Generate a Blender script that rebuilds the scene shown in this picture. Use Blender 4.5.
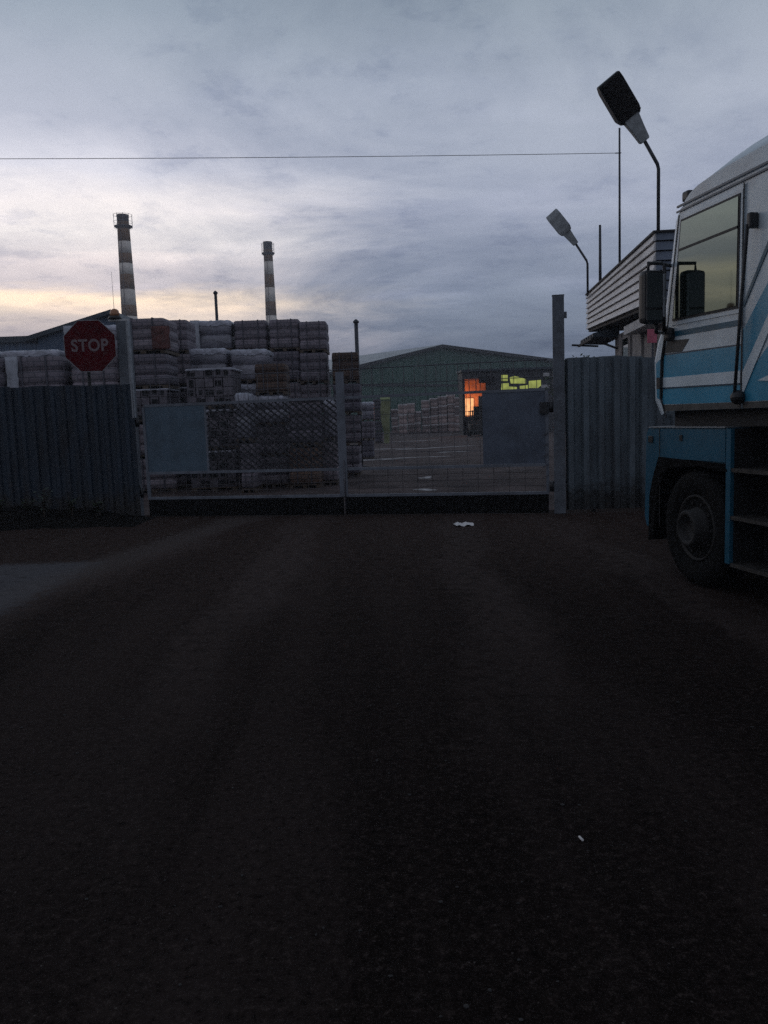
import bpy, bmesh, math, random
from mathutils import Vector, Matrix
random.seed(7)
PI = math.pi
for o in list(bpy.data.objects): bpy.data.objects.remove(o)
S = bpy.context.scene
COL = S.collection

# ------------------------------------------------------------------ camera
HAZE = .0013
EYE = 1.5; FPX = 800.0; PITCH = math.atan(91/800); ROLL = 0.035
cf = Vector((0, math.cos(PITCH), -math.sin(PITCH))); r0 = Vector((1,0,0)); u0 = r0.cross(cf)
cu = u0*math.cos(ROLL) + r0*math.sin(ROLL); cr = r0*math.cos(ROLL) - u0*math.sin(ROLL)
camd = bpy.data.cameras.new('camera'); cam = bpy.data.objects.new('camera', camd); COL.objects.link(cam)
camd.sensor_fit = 'VERTICAL'; camd.sensor_height = 24; camd.lens = 24*FPX/1024
camd.clip_start = .05; camd.clip_end = 3000
cam.matrix_world = Matrix(((cr.x,cu.x,-cf.x,0),(cr.y,cu.y,-cf.y,0),(cr.z,cu.z,-cf.z,EYE),(0,0,0,1)))
S.camera = cam
S.render.resolution_x = 768; S.render.resolution_y = 1024
S.view_settings.view_transform = 'Standard'; S.view_settings.look = 'None'
S.view_settings.gamma = 1; S.view_settings.exposure = 0; S.view_settings.use_curve_mapping = False

def at(x, y, Y):
    d = cf + cr*((x-384)/FPX) + cu*((512-y)/FPX)
    return Vector((0,0,EYE)) + d*(Y/d.y)
def gnd(x, y, z=0.0):
    d = cf + cr*((x-384)/FPX) + cu*((512-y)/FPX)
    return Vector((0,0,EYE)) + d*((z-EYE)/d.z)

# ------------------------------------------------------------------ node helper
class N:
    def __init__(s, nt): s.nt = nt
    def n(s, t, **kw):
        nd = s.nt.nodes.new(t)
        for k, v in kw.items():
            if k.startswith('i_'):
                key = k[2:]; key = int(key) if key.isdigit() else key.replace('_', ' ')
                s.put(nd.inputs[key], v)
            else: setattr(nd, k, v)
        return nd
    def put(s, inp, v):
        if isinstance(v, bpy.types.NodeSocket): s.nt.links.new(v, inp)
        elif isinstance(v, bpy.types.Node): s.nt.links.new(v.outputs[0], inp)
        else: inp.default_value = v
    def m(s, op, a, b=0.0, c=None, clamp=False):
        nd = s.nt.nodes.new('ShaderNodeMath'); nd.operation = op; nd.use_clamp = clamp
        s.put(nd.inputs[0], a); s.put(nd.inputs[1], b)
        if c is not None: s.put(nd.inputs[2], c)
        return nd.outputs[0]
    def mix(s, f, a, b, bt='MIX'):
        nd = s.nt.nodes.new('ShaderNodeMix'); nd.data_type = 'RGBA'; nd.blend_type = bt
        s.put(nd.inputs[0], f); s.put(nd.inputs[6], a); s.put(nd.inputs[7], b)
        return nd.outputs[2]
    def ramp(s, f, stops, interp='LINEAR'):
        nd = s.nt.nodes.new('ShaderNodeValToRGB'); s.put(nd.inputs[0], f)
        e = nd.color_ramp.elements; nd.color_ramp.interpolation = interp
        while len(e) < len(stops): e.new(.5)
        for k, (p, c) in enumerate(stops): e[k].position = p; e[k].color = (*c, 1) if len(c) == 3 else c
        return nd.outputs[0]
    def ss(s, v, a, b):
        nd = s.nt.nodes.new('ShaderNodeMapRange'); nd.interpolation_type = 'SMOOTHSTEP'
        s.put(nd.inputs[0], v); nd.inputs[1].default_value = a; nd.inputs[2].default_value = b
        return nd.outputs[0]
def srgb(r, g, b):
    f = lambda c: (c/255/12.92) if c/255 <= .04045 else ((c/255+.055)/1.055)**2.4
    return (f(r), f(g), f(b))

# ------------------------------------------------------------------ world: dusk overcast sky, last glow low on the left
W = bpy.data.worlds.new('World'); S.world = W; W.use_nodes = True
nt = W.node_tree; nt.nodes.clear(); q = N(nt)
tc = q.n('ShaderNodeTexCoord'); sep = q.n('ShaderNodeSeparateXYZ', i_0=tc.outputs['Generated'])
X, Y_, Z = sep.outputs
az = q.m('ARCTAN2', X, Y_)                       # 0 ahead, + right
el = q.m('ARCSINE', Z)
zz = q.m('ADD', q.m('MAXIMUM', Z, 0.0), .13)
cx = q.m('DIVIDE', X, zz); cy = q.m('DIVIDE', Y_, zz)
pc = q.n('ShaderNodeCombineXYZ', i_0=cx, i_1=cy, i_2=0.0)
n1 = q.n('ShaderNodeTexNoise', i_Vector=pc.outputs[0], i_Scale=.95, i_Detail=12.0, i_Roughness=.66, i_Distortion=.45)
map2 = q.n('ShaderNodeMapping', i_Vector=pc.outputs[0]); map2.inputs['Location'].default_value = (5.3, 2.1, 0); map2.inputs['Scale'].default_value = (.7, 1.25, 1); map2.inputs['Rotation'].default_value = (0,0,.25)
n2 = q.n('ShaderNodeTexNoise', i_Vector=map2.outputs[0], i_Scale=1.5, i_Detail=8.0, i_Roughness=.6, i_Distortion=.3)
# horizontal bands low on the horizon
bc = q.n('ShaderNodeCombineXYZ', i_0=q.m('MULTIPLY', az, 1.6), i_1=q.m('MULTIPLY', el, 16.0), i_2=3.7)
n3 = q.n('ShaderNodeTexNoise', i_Vector=bc.outputs[0], i_Scale=1.15, i_Detail=6.0, i_Roughness=.55, i_Distortion=.4)
e1 = q.m('ADD', el, q.m('MULTIPLY', q.m('SUBTRACT', n2.outputs[0], .5), .075))
e1 = q.m('DIVIDE', e1, 1.2)
D = lambda d: math.radians(d)/1.2
left = q.ramp(e1, [(0, srgb(160,158,166)), (D(6), srgb(178,172,176)), (D(7.8), srgb(214,202,188)), (D(8.6), srgb(232,216,192)), (D(9.6), srgb(182,180,186)), (D(11), srgb(208,204,206)), (D(12.6), srgb(236,232,228)), (D(14.5), srgb(232,228,226)), (D(16.5), srgb(198,201,211)), (D(19), srgb(164,171,185)), (D(25), srgb(134,147,160)), (D(32), srgb(110,124,137)), (D(60), srgb(96,108,122))])
right = q.ramp(e1, [(0, srgb(80,92,108)), (D(4), srgb(92,104,121)), (D(9), srgb(120,132,150)), (D(14), srgb(148,157,174)), (D(20), srgb(146,156,170)), (D(26), srgb(126,139,151)), (D(32), srgb(112,126,138)), (D(60), srgb(90,103,118))])
fa = q.ss(q.m('ADD', az, q.m('MULTIPLY', q.m('SUBTRACT', n1.outputs[0], .5), .45)), -.36, .10)
base = q.mix(fa, left, right)
back = q.ss(q.m('ABSOLUTE', az), .75, 1.9)
base = q.mix(1.0, base, (1.60, 1.54, 1.53, 1), 'MULTIPLY')
base = q.mix(back, base, (*srgb(134, 139, 152), 1))
# a warm yellow streak right down at the horizon, further left than the frame
yb = q.m('MULTIPLY', q.ss(el, .16, .11), q.m('MULTIPLY', q.ss(az, -.5, -.68), q.ss(az, -1.4, -.9)))
base = q.mix(q.m('MULTIPLY', yb, .5), base, (*srgb(200, 186, 145), 1))
dark = q.ss(n1.outputs[0], .38, .66)
c1 = q.mix(q.m('MULTIPLY', dark, q.m('ADD', q.m('MULTIPLY', fa, .40), .26)), base, q.mix(1.0, base, (.56, .60, .69, 1), 'MULTIPLY'))
c2 = q.mix(q.m('MULTIPLY', q.ss(n2.outputs[0], .50, .74), .30), c1, q.mix(1.0, c1, (1.45, 1.38, 1.4, 1), 'MULTIPLY'))
bandm = q.m('MULTIPLY', q.ss(n3.outputs[0], .48, .62), q.ss(el, .34, .10))
c3 = q.mix(q.m('MULTIPLY', bandm, .38), c2, q.mix(1.0, c2, (.60, .64, .72, 1), 'MULTIPLY'))
bandl = q.m('MULTIPLY', q.m('MULTIPLY', q.ss(n3.outputs[0], .46, .36), q.ss(el, .30, .10)), q.ss(az, .02, -.25))
c4 = q.mix(q.m('MULTIPLY', bandl, .8), c3, q.mix(1.0, c3, (1.45, 1.36, 1.27, 1), 'MULTIPLY'))
n4 = q.n('ShaderNodeTexNoise', i_Vector=pc.outputs[0], i_Scale=5.2, i_Detail=10.0, i_Roughness=.68, i_Distortion=.15)
puff = q.m('MULTIPLY', q.ss(n4.outputs[0], .50, .66), q.ss(n1.outputs[0], .40, .56))
c4 = q.mix(q.m('MULTIPLY', puff, .60), c4, q.mix(1.0, c4, (.70, .73, .80, 1), 'MULTIPLY'))
sky = q.n('ShaderNodeTexSky', sky_type='NISHITA', sun_disc=False, sun_elevation=math.radians(.5), sun_rotation=math.radians(-28))
bgs = q.n('ShaderNodeBackground', i_0=sky.outputs[0], i_1=.004)
bgc = q.n('ShaderNodeBackground', i_0=c4, i_1=1.0)
add = q.n('ShaderNodeAddShader', i_0=bgs.outputs[0], i_1=bgc.outputs[0])
q.n('ShaderNodeOutputWorld', i_0=add.outputs[0])

sd = bpy.data.lights.new('sun', 'SUN'); sd.energy = .04; sd.angle = math.radians(12); sd.color = (1, .82, .66)
sun = bpy.data.objects.new('sun', sd); COL.objects.link(sun)
sun.rotation_euler = Vector((math.sin(math.radians(-28)), math.cos(math.radians(-28)), .07)).to_track_quat('Z', 'Y').to_euler()

# ------------------------------------------------------------------ materials
def mat(name, col, rough=.7, metal=0.0, var=.25, scale=6.0, bump=.0, bscale=60.0, stain=None, coord='Object', spec=.5, stretch=(1,1,1), rnd=0.0):
    m = bpy.data.materials.new(name); m.use_nodes = True; t = m.node_tree; b = t.nodes['Principled BSDF']; k = N(t)
    tc = k.n('ShaderNodeTexCoord'); mp = k.n('ShaderNodeMapping', i_Vector=tc.outputs[coord]); mp.inputs['Scale'].default_value = stretch
    no = k.n('ShaderNodeTexNoise', i_Vector=mp.outputs[0], i_Scale=scale, i_Detail=8.0, i_Roughness=.65)
    c = (*col, 1)
    f = k.ss(no.outputs[0], .3, .7)
    out = k.mix(f, tuple(x*(1-var) for x in col)+(1,), tuple(min(1,x*(1+var)) for x in col)+(1,))
    if stain:
        n_ = k.n('ShaderNodeTexNoise', i_Vector=mp.outputs[0], i_Scale=scale*.35, i_Detail=10.0, i_Roughness=.7, i_Distortion=.6)
        out = k.mix(k.m('MULTIPLY', k.ss(n_.outputs[0], .48, .68), stain[1]), out, (*stain[0], 1))
    if rnd:
        oi = k.n('ShaderNodeObjectInfo')
        out = k.mix(1.0, out, k.ramp(oi.outputs['Random'], [(0, (1-rnd,)*3), (1, (1+rnd, 1+rnd*.9, 1+rnd*.8))]), 'MULTIPLY')
    k.put(b.inputs['Base Color'], out); b.inputs['Roughness'].default_value = rough; b.inputs['Metallic'].default_value = metal
    b.inputs['Specular IOR Level'].default_value = spec
    if bump:
        nb = k.n('ShaderNodeTexNoise', i_Vector=mp.outputs[0], i_Scale=bscale, i_Detail=6.0, i_Roughness=.7)
        bp = k.n('ShaderNodeBump', i_Strength=bump, i_Distance=.02, i_Height=nb.outputs[0]); k.put(b.inputs['Normal'], bp.outputs[0])
    return m
def emit(name, col, st):
    m = bpy.data.materials.new(name); m.use_nodes = True; t = m.node_tree; b = t.nodes['Principled BSDF']; k = N(t)
    tc = k.n('ShaderNodeTexCoord'); no = k.n('ShaderNodeTexNoise', i_Vector=tc.outputs['Object'], i_Scale=1.6, i_Detail=4.0)
    out = k.mix(k.ss(no.outputs[0], .3, .7), tuple(x*.55 for x in col)+(1,), (*col, 1))
    k.put(b.inputs['Emission Color'], out); b.inputs['Emission Strength'].default_value = st; b.inputs['Base Color'].default_value = (.02,.02,.02,1)
    return m

def asphalt():
    m = bpy.data.materials.new('asphalt'); m.use_nodes = True; t = m.node_tree; b = t.nodes['Principled BSDF']; k = N(t)
    g = k.n('ShaderNodeNewGeometry'); P = g.outputs['Position']
    big = k.n('ShaderNodeTexNoise', i_Vector=P, i_Scale=.35, i_Detail=7.0, i_Roughness=.6, i_Distortion=.4)
    mp = k.n('ShaderNodeMapping', i_Vector=P); mp.inputs['Scale'].default_value = (1.3, .11, 1); mp.inputs['Rotation'].default_value = (0,0,.10)
    trk = k.n('ShaderNodeTexNoise', i_Vector=mp.outputs[0], i_Scale=1.0, i_Detail=6.0, i_Roughness=.55, i_Distortion=.5)
    gr = k.n('ShaderNodeTexNoise', i_Vector=P, i_Scale=130.0, i_Detail=4.0, i_Roughness=.7)
    gr2 = k.n('ShaderNodeTexVoronoi', i_Vector=P, i_Scale=62.0, i_Randomness=1.0)
    md = k.n('ShaderNodeTexNoise', i_Vector=P, i_Scale=9.0, i_Detail=6.0, i_Roughness=.7)
    c = k.mix(k.ss(trk.outputs[0], .38, .66), (.0085,.0062,.0056,1), (.027,.0200,.0182,1))
    c = k.mix(k.m('MULTIPLY', k.ss(big.outputs[0], .42, .66), .6), c, (.012,.0085,.0075,1))
    c = k.mix(k.m('MULTIPLY', k.ss(md.outputs[0], .5, .7), .35), c, (.036,.027,.024,1))
    c = k.mix(k.m('MULTIPLY', k.ss(gr.outputs[0], .45, .75), .6), c, (.050,.040,.036,1))
    c = k.mix(k.m('MULTIPLY', k.ss(gr2.outputs['Distance'], .30, .05), k.m('MULTIPLY', k.ss(gr2.outputs['Color'], .82, .9), .6)), c, (.15,.13,.12,1))
    # paler towards the far part by the fence, worn wheel tracks, two worn pale areas on the left
    sp = k.n('ShaderNodeSeparateXYZ', i_0=P); gx, gy = sp.outputs[0], sp.outputs[1]
    bl = k.n('ShaderNodeTexNoise', i_Vector=P, i_Scale=30.0, i_Detail=7.0, i_Roughness=.85)
    c = k.mix(k.m('MULTIPLY', k.ss(bl.outputs[0], .53, .63), .85), c, (.054,.041,.037,1))
    c = k.mix(k.m('MULTIPLY', k.ss(bl.outputs[0], .48, .38), .8), c, (.0035,.0028,.0026,1))
    far_pale = k.m('MULTIPLY', k.ss(gy, 2.5, 12.0), k.ss(md.outputs[0], .25, .62))
    c = k.mix(k.m('MULTIPLY', far_pale, .50), c, (.090,.062,.052,1))
    wob = k.m('ADD', k.m('MULTIPLY', k.m('SUBTRACT', big.outputs[0], .5), 1.9), k.m('MULTIPLY', k.m('SUBTRACT', md.outputs[0], .5), .35))
    def band(x0, w, sl=0.0):
        u = k.m('ABSOLUTE', k.m('SUBTRACT', k.m('SUBTRACT', k.m('ADD', gx, wob), x0), k.m('MULTIPLY', gy, sl)))
        return k.ss(u, w, w*.35)
    tr = k.m('MAXIMUM', k.m('MAXIMUM', band(-1.35, .40, .02), band(.55, .36, .04)), k.m('MAXIMUM', band(-4.3, .55, .16), band(2.5, .35, -.02)))
    tr = k.m('MULTIPLY', tr, k.m('MULTIPLY', k.ss(md.outputs[0], .25, .6), k.ss(gy, 1.5, 8.0)))
    c = k.mix(k.m('MULTIPLY', tr, .34), c, (.092,.072,.066,1))
    nx2 = k.m('ADD', gx, k.m('MULTIPLY', k.m('SUBTRACT', md.outputs[0], .5), 1.1)); ny2 = k.m('ADD', gy, k.m('MULTIPLY', k.m('SUBTRACT', md.outputs[0], .5), .9))
    pa = k.m('MULTIPLY', k.ss(nx2, -3.1, -3.45), k.m('MULTIPLY', k.ss(ny2, 5.9, 6.8), k.ss(ny2, 9.3, 9.0)))
    c = k.mix(k.m('MULTIPLY', k.m('MULTIPLY', pa, k.ss(md.outputs[0], .22, .5)), .75), c, (.105,.104,.110,1))
    dl = k.m('ABSOLUTE', k.m('SUBTRACT', k.m('ADD', nx2, 4.95), k.m('MULTIPLY', gy, .20)))
    c = k.mix(k.m('MULTIPLY', k.m('MULTIPLY', k.ss(dl, .45, .15), k.ss(gy, 6.0, 8.5)), .40), c, (.095,.082,.076,1))
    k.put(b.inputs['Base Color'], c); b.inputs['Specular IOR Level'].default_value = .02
    k.put(b.inputs['Roughness'], k.m('ADD', k.m('MULTIPLY', big.outputs[0], .2), .8))
    h = k.m('ADD', k.m('MULTIPLY', gr.outputs[0], .6), k.m('MULTIPLY', gr2.outputs['Distance'], .6))
    bp = k.n('ShaderNodeBump', i_Strength=.55, i_Distance=.012, i_Height=h)
    k.put(b.inputs['Normal'], bp.outputs[0])
    return m
def brickm(name, c1, c2, mortar, sc=1.0, rough=.75, spec=.3):
    m = bpy.data.materials.new(name); m.use_nodes = True; t = m.node_tree; b = t.nodes['Principled BSDF']; k = N(t)
    tc = k.n('ShaderNodeTexCoord'); sp = k.n('ShaderNodeSeparateXYZ', i_0=tc.outputs['Object'])
    v = k.n('ShaderNodeCombineXYZ', i_0=k.m('ADD', sp.outputs[0], k.m('MULTIPLY', sp.outputs[1], 1.0)), i_1=sp.outputs[2], i_2=0.0)
    br = k.n('ShaderNodeTexBrick', i_Vector=v.outputs[0], i_Color1=(*c1,1), i_Color2=(*c2,1), i_Mortar=(*mortar,1), i_Scale=sc, i_Mortar_Size=.012, i_Mortar_Smooth=.3, i_Brick_Width=.24, i_Row_Height=.11)
    no = k.n('ShaderNodeTexNoise', i_Vector=tc.outputs['Object'], i_Scale=4.0, i_Detail=8.0, i_Roughness=.7)
    oi = k.n('ShaderNodeObjectInfo')
    out = k.mix(k.m('MULTIPLY', k.ss(no.outputs[0], .4, .7), .5), br.outputs[0], k.mix(1.0, br.outputs[0], (1.5,1.5,1.6,1), 'MULTIPLY'))
    out = k.mix(1.0, out, k.ramp(oi.outputs['Random'], [(0, (.62,.62,.66)), (.5, (1.05,1.0,.98)), (1, (1.4,1.3,1.22))]), 'MULTIPLY')
    k.put(b.inputs['Base Color'], out); b.inputs['Roughness'].default_value = rough; b.inputs['Specular IOR Level'].default_value = spec
    bp = k.n('ShaderNodeBump', i_Strength=.5, i_Distance=.02, i_Height=br.outputs['Fac']); bp.invert = True
    k.put(b.inputs['Normal'], bp.outputs[0])
    return m
M = {}
M['asphalt'] = asphalt()
M['yard'] = mat('yard_dirt', (.085,.066,.062), .9, var=.45, scale=.9, bump=.5, bscale=9, stain=((.03,.024,.024), .8), spec=.1)
M['concrete'] = mat('worn_concrete', (.055,.055,.060), .85, var=.35, scale=3, bump=.4, bscale=50, stain=((.024,.023,.024), .6))
M['soil'] = mat('dark_soil', (.007,.006,.005), .95, var=.5, scale=5, bump=.8, bscale=14, spec=.1)
M['fence_l'] = mat('navy_sheet', (.012,.024,.040), .6, var=.4, scale=2.2, stain=((.008,.009,.012), .9), stretch=(3,3,.5), bump=.1, bscale=20)
M['fence_r'] = mat('grey_sheet', (.120,.150,.172), .55, metal=.2, var=.28, scale=2.2, stain=((.05,.05,.055), .7), stretch=(3,3,.6), bump=.1, bscale=25)
for n_ in ('fence_l', 'fence_r'):
    tr_ = M[n_].node_tree; k = N(tr_); b_ = tr_.nodes['Principled BSDF']; src = b_.inputs['Base Color'].links[0].from_socket
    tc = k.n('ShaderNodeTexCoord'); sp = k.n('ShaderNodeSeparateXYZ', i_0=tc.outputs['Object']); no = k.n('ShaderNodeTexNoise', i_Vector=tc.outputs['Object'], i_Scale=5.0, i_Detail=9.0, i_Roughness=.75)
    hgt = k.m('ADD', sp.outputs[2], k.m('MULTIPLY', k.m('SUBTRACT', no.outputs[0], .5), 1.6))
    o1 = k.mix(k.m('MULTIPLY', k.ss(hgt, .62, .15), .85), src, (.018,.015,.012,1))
    rs = k.n('ShaderNodeTexNoise', i_Vector=tc.outputs['Object'], i_Scale=2.6, i_Detail=12.0, i_Roughness=.8)
    o1 = k.mix(k.m('MULTIPLY', k.ss(rs.outputs[0], .60, .68), .7), o1, (.055,.030,.018,1))
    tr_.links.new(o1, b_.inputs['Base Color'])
M['post'] = mat('post_paint', (.11,.125,.145), .6, var=.3, scale=7, stain=((.06,.05,.05), .6))
M['gate'] = mat('gate_paint', (.150,.168,.200), .55, var=.22, scale=4, stain=((.06,.06,.07), .5))
M['panel_l'] = mat('gate_sheet_blue', (.070,.115,.155), .5, var=.2, scale=3, stain=((.045,.065,.09), .5), bump=.06, bscale=6)
M['panel_r'] = mat('gate_sheet_grey', (.090,.112,.150), .5, var=.22, scale=3, stain=((.045,.055,.075), .6), bump=.06, bscale=6)
M['lattice'] = mat('lattice_paint', (.035,.036,.042), .6, metal=.2, var=.4, scale=9)
M['wire'] = mat('wire', (.10,.10,.115), .5, metal=.4, var=.3, scale=20)
M['rust'] = mat('rusty_mesh', (.085,.076,.078), .7, metal=.2, var=.4, scale=9, stain=((.07,.045,.035), .8))
M['rubber'] = mat('black_rubber', (.010,.010,.010), .95, var=.3, scale=8, bump=.2, spec=.05)
M['tyre'] = mat('tyre_rubber', (.008,.008,.008), .85, var=.4, scale=14, bump=.3, bscale=40, stain=((.014,.012,.010), .5), spec=.12)
M['black'] = mat('black_plastic', (.014,.015,.017), .45, var=.3, scale=12)
M['brickp'] = brickm('grey_bricks', (.205,.188,.215), (.150,.140,.162), (.095,.098,.118))
M['brickb'] = brickm('brown_bricks', (.14,.095,.07), (.09,.06,.048), (.04,.034,.032))
M['blocks'] = mat('hollow_blocks', (.13,.12,.14), .8, var=.35, scale=5, bump=.3, bscale=25, rnd=.3)
M['dark'] = mat('dark_hollow', (.012,.012,.014), .9, var=.2)
M['film'] = mat('stretch_film', (.20,.20,.24), .32, var=.5, scale=3.2, bump=.8, bscale=5, spec=.8, rnd=.25, stain=((.055,.05,.055), .8), stretch=(1,1,2.2))
M['skysheen'] = mat('painted_sky_sheen', (.36,.38,.42), .4, var=.3, scale=4, bump=.8, bscale=6, spec=.7, stain=((.25,.26,.3), .6))
M['cap'] = mat('cover_film', (.40,.41,.47), .38, var=.4, scale=5, bump=.9, bscale=7, spec=.6, stain=((.09,.09,.11), .7))
M['strap'] = mat('strap', (.07,.07,.09), .5, var=.3)
M['wood'] = mat('pallet_wood', (.10,.075,.055), .85, var=.4, scale=8, stretch=(1,1,4))
M['redpatch'] = mat('reddish', (.12,.045,.038), .7, var=.5, scale=6, bump=.4, bscale=8)
M['signred'] = mat('sign_red', (.085,.004,.008), .8, var=.25, scale=8, stain=((.045,.003,.006), .5), spec=.2)
M['signwhite'] = mat('sign_white', (.20,.155,.165), .7, var=.15, scale=14)
M['galv'] = mat('galvanised', (.28,.30,.32), .5, metal=.5, var=.25, scale=10)
M['amber'] = mat('amber_lens', (.42,.20,.10), .35, var=.25, scale=20)
M['chb'] = mat('chimney_brown', (.24,.14,.075), .85, var=.3, scale=.5, stain=((.09,.06,.045), .5))
M['chw'] = mat('chimney_white', (.84,.76,.66), .85, var=.15, scale=.5, stain=((.40,.37,.34), .5))
M['chg'] = mat('chimney_grey', (.12,.10,.10), .85, var=.3, scale=.6)
M['hallg'] = mat('green_cladding', (.052,.130,.098), .65, var=.22, scale=.25, stain=((.04,.07,.062), .6), stretch=(1,1,.3), bump=.2, bscale=2)
M['hallroof'] = mat('hall_roof', (.30,.33,.34), .5, var=.25, scale=.3, stain=((.12,.13,.13), .5))
M['halltrim'] = mat('hall_trim', (.03,.035,.04), .6)
M['blueshed'] = mat('blue_cladding', (.075,.12,.19), .6, var=.25, scale=.6, stain=((.05,.08,.13), .5), stretch=(2,2,.4))
M['darkroof'] = mat('dark_roof', (.035,.05,.065), .6, var=.25, scale=.6)
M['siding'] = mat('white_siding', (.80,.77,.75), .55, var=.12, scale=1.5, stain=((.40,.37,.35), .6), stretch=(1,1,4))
M['siding_shaded'] = mat('shaded_siding', (.13,.16,.21), .6, var=.25, scale=2)  # shade of the end face put into the siding colour
M['booth'] = mat('booth_wall', (.30,.28,.27), .8, var=.3, scale=2, stain=((.11,.10,.10), .6))
M['pale'] = mat('pale_paint', (.50,.50,.50), .6, var=.2, scale=4)
M['pink'] = mat('pink_plate', (.58,.14,.20), .5, var=.25, scale=12)
M['lampgrey'] = mat('lamp_housing', (.40,.43,.44), .5, var=.25, scale=9)
M['lens'] = mat('lamp_lens', (.012,.010,.010), .25, var=.4, scale=12)
M['pole'] = mat('pole_steel', (.05,.055,.065), .55, metal=.3, var=.3)
M['twhite'] = mat('truck_white', (.62,.71,.76), .32, var=.10, scale=3, stain=((.36,.36,.38), .45), spec=.5)
M['tteal'] = mat('truck_teal', (.045,.27,.42), .32, var=.12, scale=3, stain=((.03,.16,.26), .4), spec=.5)
M['tblue'] = mat('truck_blue', (.014,.095,.155), .38, var=.2, scale=3, stain=((.02,.07,.12), .6), spec=.5)
M['tline'] = mat('truck_dark_stripe', (.018,.05,.09), .35, var=.2)
M['grime_and_patch'] = mat('grime_and_dark_patch', (.085,.080,.072), .8, var=.35, scale=6)
M['glass'] = mat('tinted_glass', (.010,.014,.012), .03, var=.1, scale=2, spec=1.0)
M['glass'].node_tree.nodes['Principled BSDF'].inputs['IOR'].default_value = 1.70
M['glass'].node_tree.nodes['Principled BSDF'].inputs['Specular Tint'].default_value = (.74, .98, .92, 1)
M['mirror'] = mat('mirror_glass', (.10,.11,.12), .1, metal=.9, var=.05)
M['gasket'] = mat('window_gasket', (.012,.013,.014), .6)
M['rim'] = mat('wheel_rim', (.014,.0135,.013), .75, metal=.0, var=.35, scale=9, stain=((.04,.035,.03), .7))
M['chassis'] = mat('chassis', (.012,.012,.013), .7, var=.3)
M['tread'] = mat('step_tread', (.05,.046,.042), .6, metal=.4, var=.4, scale=14)
M['paper'] = mat('paper', (.70,.68,.66), .8, var=.15, scale=20)
M['stone'] = mat('stone', (.030,.028,.027), .85, var=.4, scale=20)
M['leaf'] = mat('weed_leaf', (.05,.075,.035), .7, var=.4, scale=9)
M['leafpale'] = mat('pale_leaf', (.12,.16,.13), .6, var=.3, scale=9)
M['bark'] = mat('bark', (.06,.045,.035), .9)
M['water'] = mat('puddle_water', (.04,.04,.042), .07, var=.1, spec=.6)
M['palestreak'] = mat('pale_streaks', (.46,.45,.45), .9, var=.5, scale=3, stain=((.06,.05,.045), .9))
M['ws'] = mat('workshop_wall', (.050,.052,.058), .7, var=.3, scale=.8)
M['warmwall'] = mat('workshop_inside', (.55,.34,.22), .8, var=.4, scale=1.5, stain=((.25,.10,.06), .7))
M['bulb'] = emit('lamp_glow', (1.0, .45, .19), 1.5)
M['lime'] = emit('lit_lime_window', (.50, .56, .13), .72)
M['limewrap'] = mat('lime_sheet', (.22,.24,.12), .6, var=.35, scale=1.5, bump=.5, bscale=3)
M['limetop'] = mat('lime_top', (.45,.55,.26), .6, var=.2, scale=1.5)
M['forklift'] = mat('forklift_paint', (.03,.028,.024), .6)
M['farp'] = mat('far_packs', (.30,.235,.225), .8, var=.4, scale=1.2, rnd=.45, stain=((.09,.07,.065), .7))
M['fart'] = mat('far_pack_film', (.70,.66,.66), .6, var=.35, scale=1.2, stain=((.25,.2,.19), .7))

# ------------------------------------------------------------------ mesh helpers
def link(name, bm, m, parent=None, loc=None, smooth=False, label=None):
    me = bpy.data.meshes.new(name); bmesh.ops.recalc_face_normals(bm, faces=bm.faces)
    if smooth:
        for f in bm.faces: f.smooth = True
    bm.to_mesh(me); bm.free()
    for x in (m if isinstance(m, (list, tuple)) else [m]): me.materials.append(x)
    o = bpy.data.objects.new(name, me); COL.objects.link(o)
    if loc is not None: o.location = loc
    if parent: o.parent = parent
    if label: o['label'] = label
    return o
def thing(name, label, cat, loc=(0,0,0), rz=0, group=None):
    o = bpy.data.objects.new(name, None); COL.objects.link(o); o.location = loc; o.rotation_euler = (0,0,rz)
    o.empty_display_size = .1
    return tag(o, label, cat, group)
def tag(o, label, cat, group=None):
    o['label'] = label; o['category'] = cat
    if group: o['group'] = group
    return o
def struct(o): o['kind'] = 'structure'; return o
def box(bm, a, b, mi=0, bev=0.0, mtx=None):
    a = Vector(a); b = Vector(b)
    r = bmesh.ops.create_cube(bm, size=1)
    vs = r['verts']
    bmesh.ops.scale(bm, vec=(b-a), verts=vs); bmesh.ops.translate(bm, vec=(a+b)/2, verts=vs)
    if bev > 0:
        es = list({e for v in vs for e in v.link_edges})
        rr = bmesh.ops.bevel(bm, geom=es, offset=bev, segments=2, affect='EDGES', profile=.6)
        vs = list({v for f in rr['faces'] for v in f.verts} | {v for v in vs if v.is_valid})
    if mtx is not None: bmesh.ops.transform(bm, matrix=mtx, verts=vs)
    for f in {f for v in vs for f in v.link_faces}: f.material_index = mi
    return vs
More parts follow.
